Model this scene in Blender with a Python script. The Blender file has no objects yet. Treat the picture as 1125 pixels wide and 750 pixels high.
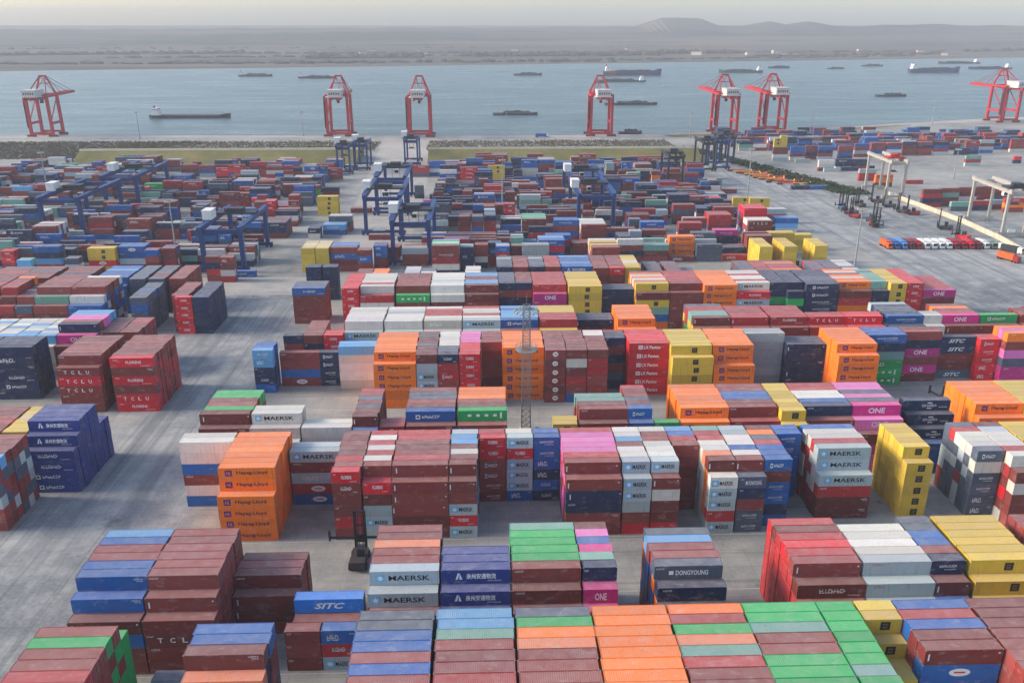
import bpy, bmesh, math, random
from mathutils import Vector, Matrix
from mathutils.bvhtree import BVHTree
R = math.radians
random.seed(7)
S = bpy.context.scene
COL = S.collection

# ---------------------------------------------------------------- camera, sky, sun, exposure
CAM_H = 106.5
cam_d = bpy.data.cameras.new('camera'); cam = bpy.data.objects.new('camera', cam_d); COL.objects.link(cam)
cam.location = (0, 0, CAM_H); cam.rotation_euler = (R(90 - 20.4), 0, R(-1.83))
cam_d.sensor_width = 36.0; cam_d.lens = 36.0 * 940 / 1125; cam_d.clip_end = 60000; cam_d.clip_start = 1
S.camera = cam
SUN_EL, SUN_AZ = 26.0, -88.0          # azimuth measured from +Y, negative = towards -X
W = bpy.data.worlds.new('World'); S.world = W; W.use_nodes = True
nt = W.node_tree
sky = nt.nodes.new('ShaderNodeTexSky'); sky.sky_type = 'NISHITA'; sky.sun_disc = False
sky.sun_elevation = R(SUN_EL); sky.sun_rotation = R(SUN_AZ); sky.dust_density = 1.7; sky.air_density = 0.9; sky.ozone_density = 0.7
bg = nt.nodes['Background']; bg.inputs['Strength'].default_value = 0.15
nt.links.new(sky.outputs[0], bg.inputs['Color'])
sun_d = bpy.data.lights.new('sun', 'SUN'); sun_d.energy = 2.2; sun_d.angle = R(14); sun_d.color = (1.0, 0.86, 0.71)
sun = bpy.data.objects.new('sun', sun_d); COL.objects.link(sun)
sd = Vector((math.sin(R(SUN_AZ)) * math.cos(R(SUN_EL)), math.cos(R(SUN_AZ)) * math.cos(R(SUN_EL)), math.sin(R(SUN_EL))))
sun.rotation_euler = sd.to_track_quat('Z', 'Y').to_euler()
sun.location = (0, 0, 400)
S.view_settings.view_transform = 'Standard'; S.view_settings.look = 'None'; S.view_settings.gamma = 1
S.view_settings.exposure = 0.97
S.cycles.use_denoising = True
S.cycles.max_bounces = 6; S.cycles.volume_bounces = 1; S.cycles.transparent_max_bounces = 4

# ---------------------------------------------------------------- helpers
def lin(c):
    return tuple(((v / 255) / 12.92 if v / 255 <= .04045 else ((v / 255 + .055) / 1.055) ** 2.4) for v in c)
def link_obj(o):
    COL.objects.link(o); return o
class MB:
    def __init__(s): s.v = []; s.f = []; s.m = []
    def add(s, vs, fs, m=0):
        b = len(s.v); s.v += [tuple(v) for v in vs]; s.f += [tuple(i + b for i in f) for f in fs]; s.m += [m] * len(fs)
    def box(s, x0, x1, y0, y1, z0, z1, m=0):
        s.add([(x0,y0,z0),(x1,y0,z0),(x1,y1,z0),(x0,y1,z0),(x0,y0,z1),(x1,y0,z1),(x1,y1,z1),(x0,y1,z1)],
              [(3,2,1,0),(4,5,6,7),(0,1,5,4),(1,2,6,5),(2,3,7,6),(3,0,4,7)], m)
    def beam(s, p, q, w, h=None, m=0):
        h = h or w; p = Vector(p); q = Vector(q); d = (q - p).normalized()
        up = Vector((0,0,1)) if abs(d.z) < .95 else Vector((0,1,0))
        a = d.cross(up).normalized() * w / 2; b = a.cross(d).normalized() * h / 2
        vs = [p-a-b, p+a-b, p+a+b, p-a+b, q-a-b, q+a-b, q+a+b, q-a+b]
        s.add(vs, [(0,1,2,3),(7,6,5,4),(1,0,4,5),(2,1,5,6),(3,2,6,7),(0,3,7,4)], m)
    def cyl(s, p, q, r, n=12, r2=None, m=0):
        r2 = r if r2 is None else r2
        p = Vector(p); q = Vector(q); d = (q - p).normalized()
        up = Vector((0,0,1)) if abs(d.z) < .95 else Vector((1,0,0))
        a = d.cross(up).normalized(); b = a.cross(d)
        vs = []
        for c, rr in ((p, r), (q, r2)):
            for k in range(n):
                t = 2 * math.pi * k / n; vs.append(c + (a * math.cos(t) + b * math.sin(t)) * rr)
        s.add(vs, [(k, (k+1) % n, n + (k+1) % n, n + k) for k in range(n)] + [tuple(range(n-1,-1,-1)), tuple(range(n, 2*n))], m)
    def prism(s, pts, z0, z1, m=0):
        n = len(pts)
        s.add([(x,y,z0) for x,y in pts] + [(x,y,z1) for x,y in pts],
              [tuple(range(n-1,-1,-1)), tuple(range(n,2*n))] + [(k,(k+1)%n,n+(k+1)%n,n+k) for k in range(n)], m)
    def mesh(s, name, mats):
        me = bpy.data.meshes.new(name); me.from_pydata(s.v, [], s.f)
        for m in (mats if isinstance(mats, (list, tuple)) else [mats]): me.materials.append(m)
        if any(s.m): me.polygons.foreach_set('material_index', s.m)
        me.update(); return me
    def obj(s, name, mats, parent=None, loc=None):
        o = link_obj(bpy.data.objects.new(name, s.mesh(name, mats)))
        if parent: o.parent = parent
        if loc: o.location = loc
        return o
def tag(o, label=None, cat=None, group=None, kind=None):
    if label: o['label'] = label
    if cat: o['category'] = cat
    if group: o['group'] = group
    if kind: o['kind'] = kind
    return o
def empty(name, loc, rz=0):
    o = bpy.data.objects.new(name, None); COL.objects.link(o); o.location = loc; o.rotation_euler = (0,0,rz); o.empty_display_size = .5
    return o
KIDS = {}
def copy_tree(o, parent=None):
    c = o.copy(); COL.objects.link(c)
    if parent: c.parent = parent
    for ch in o.children: copy_tree(ch, c)
    return c

# ---------------------------------------------------------------- materials
def node_mat(name, rough=.6, spec=.3):
    m = bpy.data.materials.new(name); m.use_nodes = True
    b = m.node_tree.nodes['Principled BSDF']; b.inputs['Roughness'].default_value = rough
    b.inputs['Specular IOR Level'].default_value = spec
    return m, m.node_tree, b
def N(t, kind, **kw):
    n = t.nodes.new(kind)
    for k, v in kw.items(): setattr(n, k, v)
    return n
def mixc(t, fac, a, b, mode='MIX'):
    n = N(t, 'ShaderNodeMix', data_type='RGBA', blend_type=mode)
    for s, v in ((n.inputs[0], fac), (n.inputs[6], a), (n.inputs[7], b)):
        if hasattr(v, 'is_linked') or isinstance(v, bpy.types.NodeSocket): t.links.new(v, s)
        elif isinstance(v, tuple): s.default_value = (*v[:3], 1)
        else: s.default_value = v
    return n.outputs[2]
def ramp(t, src, p0, p1, c0=(0,0,0), c1=(1,1,1)):
    r = N(t, 'ShaderNodeValToRGB'); e = r.color_ramp.elements
    e[0].position = p0; e[0].color = (*c0, 1); e[1].position = p1; e[1].color = (*c1, 1)
    t.links.new(src, r.inputs[0]); return r.outputs[0]
def noise(t, co, scale, detail=3, rough=.55, sx=1, sy=1, sz=1):
    mp = N(t, 'ShaderNodeMapping'); mp.inputs['Scale'].default_value = (sx, sy, sz)
    t.links.new(co, mp.inputs[0])
    n = N(t, 'ShaderNodeTexNoise'); n.inputs['Scale'].default_value = scale; n.inputs['Detail'].default_value = detail; n.inputs['Roughness'].default_value = rough
    t.links.new(mp.outputs[0], n.inputs['Vector']); return n.outputs[0]
def simple(name, c, rough=.55, amt=.25, scale=.6, spec=.3):
    m, t, b = node_mat(name, rough, spec); co = N(t, 'ShaderNodeTexCoord').outputs['Object']
    n = noise(t, co, scale, 4); l = lin(c)
    t.links.new(mixc(t, ramp(t, n, .3, .75), tuple(v * (1 - amt) for v in l), tuple(min(1, v * (1 + amt * .6)) for v in l)), b.inputs['Base Color'])
    return m
def paint(name, attr=None, dust_toplight=.0):
    m, t, b = node_mat(name, .55, .25)
    geo = N(t, 'ShaderNodeNewGeometry').outputs['Position']
    if attr:
        a = N(t, 'ShaderNodeAttribute', attribute_name=attr).outputs['Color']; 
    else:
        a = N(t, 'ShaderNodeObjectInfo').outputs['Color']
    big = noise(t, geo, .35, 4)
    streak = noise(t, geo, 1.0, 4, .6, 2.2, 2.2, .25)
    spots = noise(t, geo, 1.7, 5, .65)
    c = mixc(t, ramp(t, big, .35, .7, (0,0,0), (.12,.12,.12)), a, (.2,.18,.17))
    c = mixc(t, ramp(t, streak, .54, .78, (0,0,0), (.38,.38,.38)), c, (.09,.06,.05))
    c = mixc(t, ramp(t, spots, .66, .74, (0,0,0), (.5,.5,.5)), c, (.13,.06,.04))
    fade = noise(t, geo, .8, 5, .7, .5, 1, 1)
    c = mixc(t, ramp(t, fade, .56, .66, (0,0,0), (.2,.2,.2)), c, (.5,.48,.46))
    rust = noise(t, geo, 3.2, 5, .7)
    c = mixc(t, ramp(t, rust, .63, .7, (0,0,0), (.6,.6,.6)), c, (.12,.05,.03))
    if dust_toplight: 
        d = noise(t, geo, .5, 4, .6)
        c = mixc(t, ramp(t, d, .25, .75, (dust_toplight*.6,)*3, (dust_toplight*1.4,)*3), c, (.58,.53,.49))  # dusty roof film, strengthened to carry painted top light as well
    if attr:   # upward faces paler: dusty film plus top light painted into the colour
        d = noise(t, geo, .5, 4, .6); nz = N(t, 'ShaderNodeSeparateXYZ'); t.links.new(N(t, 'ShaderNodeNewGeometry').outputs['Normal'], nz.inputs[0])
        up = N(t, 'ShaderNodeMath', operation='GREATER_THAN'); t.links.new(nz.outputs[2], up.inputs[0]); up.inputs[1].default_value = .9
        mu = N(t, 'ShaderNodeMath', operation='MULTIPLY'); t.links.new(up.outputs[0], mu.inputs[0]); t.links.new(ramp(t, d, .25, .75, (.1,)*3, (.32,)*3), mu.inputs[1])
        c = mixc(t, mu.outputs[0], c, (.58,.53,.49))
    t.links.new(c, b.inputs['Base Color'])
    return m
M_PAINT = paint('container_paint'); M_ROOF = paint('container_roof_paint', dust_toplight=.2); M_STUFF = paint('far_container_paint', 'paint')
M_CAST = simple('casting_steel', (150,146,140), .5)
M_RODS = simple('lock_rod_steel', (140,142,145), .45)
M_LET = {k: simple('lettering_' + n, c, .5, .12) for k, n, c in (
    ('w','white',(228,228,224)),('k','black',(28,30,34)),('n','dark_blue',(24,34,70)),('p','purple',(48,38,120)),('c','sky_blue',(96,180,225)),('r','red',(200,50,50)),('o','orange',(235,120,40)),('y','gold',(120,104,60)))}
C = dict(b=(134,56,52), r=(172,42,46), R=(212,22,42), m=(198,34,128), p=(222,112,180), o=(246,122,20), O=(216,124,84), y=(212,178,58),
         g=(20,164,84), t=(112,160,146), n=(20,42,78), u=(20,92,164), U=(28,54,124), A=(14,132,220), l=(92,160,208), w=(212,207,198), s=(170,184,188), d=(76,88,106),
         a=(150,156,158), c=(216,198,150))
CN = dict(b='brown', r='red', R='bright red', m='magenta', p='pink', o='orange', O='salmon', y='mustard yellow', g='green', t='grey-green', n='navy', u='blue', U='deep blue', A='bright blue', l='light blue',
          w='white', s='silver grey', d='slate grey', a='grey', c='cream')
def vary(col, rng):
    l = lin(C[col]); k = rng.uniform(.82, 1.16)
    if col == 'b':
        k = rng.uniform(.62, 1.25); g = rng.uniform(.75, 1.2)
        return (l[0]*k, l[1]*k*g, l[2]*k*g*rng.uniform(.85,1.15), 1)
    return (min(1,l[0]*k), min(1,l[1]*k*rng.uniform(.95,1.05)), min(1,l[2]*k*rng.uniform(.95,1.05)), 1)

# ---------------------------------------------------------------- ground, river, far bank
def sheet(name, pts, z, mat, kind='structure'):
    me = bpy.data.meshes.new(name); me.from_pydata([(x,y,z) for x,y in pts], [], [tuple(range(len(pts)))]); me.materials.append(mat); me.update()
    if me.polygons[0].normal.z < 0: me.flip_normals()
    o = link_obj(bpy.data.objects.new(name, me)); o['kind'] = kind; return o
def yard_mat(name, base, dark, light, streak=.5, along=False):
    m, t, b = node_mat(name, .8, .2); geo = N(t, 'ShaderNodeNewGeometry').outputs['Position']
    big = noise(t, geo, .012, 5, .6); mid = noise(t, geo, .12, 5, .65); fine = noise(t, geo, 1.3, 3)
    sx = noise(t, geo, .25, 4, .6, *((.9, .03) if along else (.06, 1)), 1)
    c = mixc(t, ramp(t, big, .4, .62), lin(dark), lin(base))
    c = mixc(t, ramp(t, mid, .42, .72, (0,0,0), (.55,.55,.55)), c, lin(light))
    c = mixc(t, ramp(t, sx, .48, .62, (0,0,0), (streak,)*3), c, lin(dark))
    c = mixc(t, ramp(t, noise(t, geo, .05, 6, .7), .62, .7, (0,0,0), (.6,.6,.6)), c, tuple(v*.55 for v in lin(dark)))
    c = mixc(t, ramp(t, fine, .3, .7, (0,0,0), (.18,.18,.18)), c, lin(light))
    # tyre tracks and oil: stretched dark wear with edges of its own
    tr = noise(t, geo, .9, 2, .5, *((1.0, .012) if along else (.012, 1.0)), 1)
    c = mixc(t, ramp(t, tr, .6, .68, (0,0,0), (.32,.32,.32)), c, tuple(v*.62 for v in lin(dark)))
    c = mixc(t, ramp(t, noise(t, geo, .22, 3, .6), .7, .76, (0,0,0), (.55,.55,.55)), c, tuple(v*.4 for v in lin(dark)))
    # concrete slab joints
    br = N(t, 'ShaderNodeTexBrick'); br.offset = 0; br.inputs['Scale'].default_value = .2; br.inputs['Mortar Size'].default_value = .008
    br.inputs['Color1'].default_value = br.inputs['Color2'].default_value = (1,1,1,1); br.inputs['Mortar'].default_value = (.72,.72,.72,1); br.inputs['Brick Width'].default_value = 1; br.inputs['Row Height'].default_value = 1
    t.links.new(geo, br.inputs['Vector'])
    c = mixc(t, 1.0, c, br.outputs['Color'], 'MULTIPLY')
    t.links.new(c, b.inputs['Base Color']); return m
M_YARD = yard_mat('yard_concrete', (158,158,152), (118,120,119), (184,181,171))
M_ROAD = yard_mat('worn_asphalt', (148,150,149), (96,102,107), (196,196,190), .6, True)
M_PALE = yard_mat('pale_concrete', (172,168,160), (146,144,140), (190,184,174))
def land_mat(ca=(84,80,72), cb=(112,102,90), cd=(62,64,58), ce=(146,140,130)):
    m, t, b = node_mat('far_bank_fields', .95, .1); geo = N(t, 'ShaderNodeNewGeometry').outputs['Position']
    a = noise(t, geo, .0012, 6, .6, .35, 1.6, 1); c2 = noise(t, geo, .004, 5, .65, .3, 2, 1); f = noise(t, geo, .03, 3)
    c = mixc(t, ramp(t, a, .38, .62), lin(ca), lin(cb))
    c = mixc(t, ramp(t, c2, .54, .62), c, lin(cd))
    c = mixc(t, ramp(t, c2, .64, .7, (0,0,0), (.7,.7,.7)), c, lin(ce))
    c = mixc(t, ramp(t, f, .4, .7, (0,0,0), (.3,.3,.3)), c, lin(tuple(v * .8 for v in cb)))
    t.links.new(c, b.inputs['Base Color']); return m
def water_mat():
    m, t, b = node_mat('river_water', .22, .5); geo = N(t, 'ShaderNodeNewGeometry').outputs['Position']
    n = noise(t, geo, .004, 4, .6, .4, 1.4, 1)
    t.links.new(mixc(t, ramp(t, n, .35, .68), lin((50,76,76)), lin((76,98,94))), b.inputs['Base Color'])
    rr = N(t, 'ShaderNodeMapRange'); rr.inputs['To Min'].default_value = .12; rr.inputs['To Max'].default_value = .5
    t.links.new(noise(t, geo, .02, 5, .7, .35, 1.6, 1), rr.inputs['Value']); t.links.new(rr.outputs[0], b.inputs['Roughness'])
    bu = N(t, 'ShaderNodeBump'); bu.inputs['Strength'].default_value = .8; bu.inputs['Distance'].default_value = 1.6
    t.links.new(noise(t, geo, .12, 4, .6, .6, 1.3, 1), bu.inputs['Height']); t.links.new(bu.outputs[0], b.inputs['Normal'])
    return m
G = 40000
sheet('ground', [(-G,-300),(G,-300),(G,G),(-G,G)], -.06, land_mat())
NEAR = [(-2500,905),(-700,905),(-300,895),(0,884),(170,890),(330,925),(480,985),(620,1040),(900,1130),(2500,1500)]
FAR = [(6000,4200),(3000,3340),(1760,2900),(500,2560),(-300,2350),(-1120,2150),(-2500,1950),(-6000,1700)]
sheet('yard', [(-900,-200),(900,-200),(900,1100)] + [(x,y-6) for x,y in reversed(NEAR[:8])][0:] + [(-900,899)], -.02, M_YARD)
sheet('river', NEAR + [(6000,2600)] + FAR + [(-6000,905)], .03, water_mat())
# roads of worn asphalt and pale concrete laid over the yard, each a sheet 4 mm above the last
sheet('service_road', [(-104,60),(-62,60),(-76,345),(-118,345)], -.012, M_ROAD)
sheet('cross_road', [(-330,344),(330,344),(330,372),(-330,372)], -.016, M_PALE)
sheet('central_road', [(-72,372),(-38,372),(-45,884),(-100,884)], -.008, M_PALE)
sheet('quay_road', [(185,270),(250,270),(330,400),(150,860),(105,860),(190,400)], -.006, M_ROAD)
sheet('quay_apron', [(-900,878),(-300,876),(0,866),(175,872),(340,905),(490,965),(640,1020),(700,1040),(660,1050),(620,1039),(480,984),(330,924),(170,889),(0,883),(-300,894),(-700,904),(-900,904)], -.002, M_PALE)
def stripe_mat():
    return simple('road_paint', (206,204,196), .7, .3, .8)
M_STRIPE = stripe_mat()
mk = MB()
for x0, x1, n in ((222, 262, 10),):
    for k in range(n):
        y = (70 if x0 < 0 else 280) + k * 12.0; x = x0 + (x1 - x0) * k / n
        mk.box(x - .1, x + .1, y, y + 4, .0, .004)
for y in (96.5, 121.8, 162.6, 187.5, 231.0, 256.2, 298.0, 322.5):
    for yy in (y - .75, y + 20.6):
        mk.box(-72, 168, yy - .07, yy + .07, -.004, .0)
    for k in range(20): mk.box(-71.2 + k * 12.52 - .06, -71.2 + k * 12.52 + .06, y - .75, y - .2, -.004, .0)
for (x, y) in ((-82, 214), (-78, 222), (-84, 228)):
    for k in range(4): mk.box(x + k * 1.6, x + k * 1.6 + .15, y, y + 5, .0, .004)
o = mk.obj('road_markings', M_STRIPE); o['kind'] = 'structure'
# yard lane rails and painted rows in the gantry yard
mk = MB()
M_RAIL = simple('crane_track', (88,86,84), .7, .3)
for y in (374, 428.6, 455, 501, 515, 562): 
    mk.box(-330, -84 if y != 374 else -110, y - .5, y + .5, -.012, .002); mk.box(-34, 150, y - .5, y + .5, -.012, .002)
o = mk.obj('crane_track', M_RAIL); o['kind'] = 'structure'

# levee: grassed slope with a pale concrete crest road
def grass_mat():
    m, t, b = node_mat('levee_grass', .95, .1); g = N(t, 'ShaderNodeNewGeometry').outputs['Position']
    c = mixc(t, ramp(t, noise(t, g, .03, 5, .65), .35, .7), lin((104,102,62)), lin((138,128,84)))
    c = mixc(t, ramp(t, noise(t, g, .5, 4, .7), .45, .75, (0,0,0), (.5,.5,.5)), c, lin((84,88,52)))
    t.links.new(c, b.inputs['Base Color']); return m
M_GRASS = grass_mat(); M_PARAPET = simple('parapet_plaster', (222,212,184), .8, .12, .3)
def levee(x0, x1, label, gx0=0, gx1=0):
    e = empty('levee', (x0, 698, 0)); L = x1 - x0; mb = MB(); n = 24
    for k in range(n):
        a, b = L * k / n, L * (k + 1) / n
        w = lambda s: .5 * math.sin(s * .07) + .3 * math.sin(s * .23)
        mb.add([(a, w(a), 0), (b, w(b), 0), (b, 22, 9), (a, 22, 9)], [(0,1,2,3)])
        mb.add([(a, 31, 9), (b, 31, 9), (b, 54, 0), (a, 54, 0)], [(0,1,2,3)])
    mb.add([(0,0,0),(0,22,9),(0,31,9),(0,54,0)], [(0,3,2,1)] if False else [(3,2,1,0)]); mb.add([(L,0,0),(L,22,9),(L,31,9),(L,54,0)], [(0,1,2,3)])
    mb.obj('grass_slope', M_GRASS, e)
    cr = MB(); cr.box(0, L, 21.6, 31.4, 8.9, 9.12); cr.obj('crest_road', M_PALE, e); cr = MB(); cr.box(0, L, 21.2, 21.6, 8.6, 10.3); cr.obj('parapet', M_PARAPET, e)
    tag(e, label, 'levee', 'grassed levee sections')
levee(-330, -103, 'long olive grass levee with a pale crest, left of the central road')
levee(-46, 178, 'olive grass levee with pale crest, from the central road towards the yellow boxes')

# vegetation: leaf clumps
def leaf_mat(name, a, b_):
    m, t, b = node_mat(name, .9, .1); oi = N(t, 'ShaderNodeNewGeometry')
    n = noise(t, oi.outputs['Position'], .25, 3, .6)
    t.links.new(mixc(t, ramp(t, n, .3, .7), lin(a), lin(b_)), b.inputs['Base Color']); return m
M_REED = leaf_mat('dry_reed', (92,86,66), (108,98,78))
M_WOOD = leaf_mat('winter_foliage', (92,86,62), (112,102,78))
M_HEDGE = leaf_mat('hedge_foliage', (38,56,34), (66,80,48))
def scatter(name, mat, n, place, hmin, hmax, size, label, cat, kind):
    rng = random.Random(hash(name) % 1000 if False else len(name) * 17); mb = MB()
    for k in range(n):
        x, y = place(rng); h = rng.uniform(hmin, hmax)
        for q in range(5):
            z = h * rng.uniform(.08, 1); s = size * rng.uniform(.5, 1.2); r_ = (1 - abs(z / h - .45)) * size * 1.1
            c = Vector((x + rng.uniform(-r_, r_), y + rng.uniform(-r_, r_), z))
            a = Vector((rng.uniform(-1,1), rng.uniform(-1,1), rng.uniform(-.6,.6))).normalized() * s; b = Vector((rng.uniform(-1,1), rng.uniform(-1,1), rng.uniform(.2,1))).normalized() * s
            mb.add([c - a * .6 - b * .4, c + a * .5 - b * .5, c + a * .3 + b * .6, c - a * .5 + b * .5], [(0,1,2,3)])
    o = mb.obj(name, mat); tag(o, label, cat, None, kind); return o
def strip(x0, x1, y0, y1): return lambda r: (r.uniform(x0, x1), r.uniform(y0, y1))
def riverside(r):
    x = r.uniform(-330, 175)
    while -98 < x < -52: x = r.uniform(-330, 175)
    return x, r.uniform(775, 838)
scatter('riverside_thicket', M_WOOD, 6500, riverside, .4, 1.9, .85, 'brown winter thicket behind the grass levee along the river', 'thicket', 'stuff')
scatter('reed_bed', M_REED, 6500, lambda r: (lambda t: (r.uniform(-470, -330 + 60 * t), 735 + 110 * t))(r.random()), 0.3, 1.3, .9, 'dry brown reed bed at the edge of the port yard', 'reeds', 'stuff')
def hedge_place(r):
    t = r.random(); return 205 + (286 - 205) * (1 - t) + r.uniform(-1, 1) * (3 + 7 * t) , 556 + 238 * t + r.uniform(-4, 4)
def hp(r):
    t = r.random(); x = 246 + (183 - 246) * t; return x + r.uniform(-9, 9) * (1.15 - .6 * t), 556 + 225 * t
scatter('boundary_hedge', M_HEDGE, 2300, hp, .8, 2.8, 1.2, 'dark green hedge belt running diagonally beside the approach road', 'hedge', 'stuff')
def hp2(r):
    t = r.random(); return 128 + 28 * t + r.uniform(-1.6, 1.6), 455 - 100 * t
scatter('roadside_hedge', M_HEDGE, 500, hp2, .6, 1.6, .7, 'thin dark hedge strip beside the yellow container stacks', 'hedge', 'stuff')
sheet('grass_verge', [(180,880),(330,912),(480,968),(470,958),(330,895),(190,862)], .004, M_GRASS)

# far bank: low wooded strips and pale hamlets, hills
M_FARW = leaf_mat('far_wood', (62,58,48), (88,78,64))
def far_wood(rng_seed, x0, x1, y0, y1, n, h):
    rng = random.Random(rng_seed); mb = MB()
    for k in range(n):
        t = k / n; x = x0 + (x1 - x0) * t + rng.uniform(-10, 10); y = y0 + (y1 - y0) * t + rng.uniform(-25, 25); w = rng.uniform(8, 24); z = h * rng.uniform(.35, 1.1)
        pts = [(w * math.cos(a * math.pi / 4) * rng.uniform(.7, 1.1), w * .8 * math.sin(a * math.pi / 4) * rng.uniform(.7, 1.1)) for a in range(8)]
        v = [(x + a, y + b, 0) for a, b in pts] + [(x + a * 1.1, y + b * 1.1, z * rng.uniform(.45, .65)) for a, b in pts] + [(x + a * .55, y + b * .55, z * rng.uniform(.85, 1)) for a, b in pts] + [(x, y, z)]
        mb.add(v, [(i, (i+1) % 8, 8 + (i+1) % 8, 8 + i) for i in range(8)] + [(8 + i, 8 + (i+1) % 8, 16 + (i+1) % 8, 16 + i) for i in range(8)] + [(16 + i, 16 + (i+1) % 8, 24) for i in range(8)])
    o = mb.obj('far_woods', M_FARW); tag(o, 'low dark strip of trees on the far bank of the river', 'woods', None, 'stuff')
for sdd, (x0, x1, y0, y1, n, h) in enumerate(((-560,-200,2900,2980,60,16), (-60,620,3050,3150,110,15), (640,980,3300,3350,50,16), (1300,2600,3900,4300,120,14), (-2500,-900,3000,3400,160,13), (-2400,2800,3700,3900,260,14), (-900,400,2560,2640,40,9), (900,1700,3000,3250,50,10), (-1600,-300,2500,2560,50,8), (1900,3200,3500,3900,90,14), (-1500,1800,3350,3450,150,9), (-1200,2600,2950,3700,90,7), (300,1500,2720,3050,40,6))):
    far_wood(sdd, x0, x1, y0, y1, n, h)
M_HOUSE = simple('far_plaster', (196,190,182), .8, .15, .02); M_TILE = simple('far_roof', (120,96,88), .8, .2, .02)
rng = random.Random(3)
for k in range(26):
    x = rng.uniform(-1200, 2000); y = rng.uniform(3000, 4050); e = empty('farm_house', (x, y, 0), rng.uniform(-.5, .5)); l, w, h = rng.uniform(14, 40), rng.uniform(9, 14), rng.uniform(5, 11)
    a = MB(); a.box(-l/2, l/2, -w/2, w/2, 0, h); a.obj('wall', M_HOUSE, e)
    b = MB(); b.add([(-l/2-.5,-w/2-.5,h),(l/2+.5,-w/2-.5,h),(l/2+.5,w/2+.5,h),(-l/2-.5,w/2+.5,h),(-l/2,0,h+3),(l/2,0,h+3)], [(0,1,5,4),(2,3,4,5),(1,2,5),(3,0,4),(3,2,1,0)]); b.obj('roof', M_TILE, e)
    tag(e, 'small pale farm house among the fields of the far bank', 'house', 'houses on the far bank')
M_HILL = land_mat((60,62,58), (116,104,92), (48,52,50), (140,130,118)); M_HILL.name = 'hill_fields'
def hills(parts):
    mb = MB(); n = 150; x0, x1 = -3600, 4200; y0 = 5000
    prof = []; rng = random.Random(5); ph = [rng.uniform(0, 6.28) for _ in range(6)]
    for k in range(n * 2 + 1):
        x = x0 + (x1 - x0) * k / (n * 2); z = 84 + 1.5 * math.sin(x * .0021 + ph[0]) + 1.0 * math.sin(x * .0067 + ph[1]) + 2 * math.sin(x * .021 + ph[2])
        z += 5 * max(0, min(1, (x - 200) / 800)) - 8 * max(0, min(1, (-x) / 1500))
        h_ = 0
        for cx, w, h, fl in parts:
            d = abs(x - cx) / w
            if d < 1: h_ = max(h_, h * max(0, min(1, (1 - d) / (1 - fl))) ** 1.15)
        prof.append((x, z + h_))
    m = len(prof); vs = [(x, y0 - 1500, -1) for x, z in prof] + [(x, y0 - 500, min(z * .5, 44)) for x, z in prof] + [(x, y0, z) for x, z in prof] + [(x, y0 + 500, z * .8) for x, z in prof] + [(x, y0 + 1400, -1) for x, z in prof]
    mb.add(vs, [(r_ * m + i, r_ * m + i + 1, (r_ + 1) * m + i + 1, (r_ + 1) * m + i) for r_ in range(4) for i in range(m - 1)])
    o = mb.obj('hills', M_HILL); o['kind'] = 'structure'
hills([(1085, 225, 43, .5), (1580, 140, 22, .1), (1800, 150, 25, .12), (2500, 420, 9, .2), (2900, 200, 7, .2)])

# the air between: one box of thin even haze round the camera and everything below the sky
hz = MB(); hz.box(-5000, 5200, -400, 7200, -1.2, 200)
m = bpy.data.materials.new('haze_air'); m.use_nodes = True; t = m.node_tree
for nd in list(t.nodes):
    if nd.type == 'BSDF_PRINCIPLED': t.nodes.remove(nd)
pv = t.nodes.new('ShaderNodeVolumePrincipled'); pv.inputs['Color'].default_value = (.6, .65, .72, 1); pv.inputs['Density'].default_value = 1.5e-4; pv.inputs['Anisotropy'].default_value = .0
t.links.new(pv.outputs[0], [n for n in t.nodes if n.type == 'OUTPUT_MATERIAL'][0].inputs['Volume'])
o = hz.obj('haze', m); tag(o, 'pale haze filling the air over the port and river', 'haze', None, 'stuff')


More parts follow.
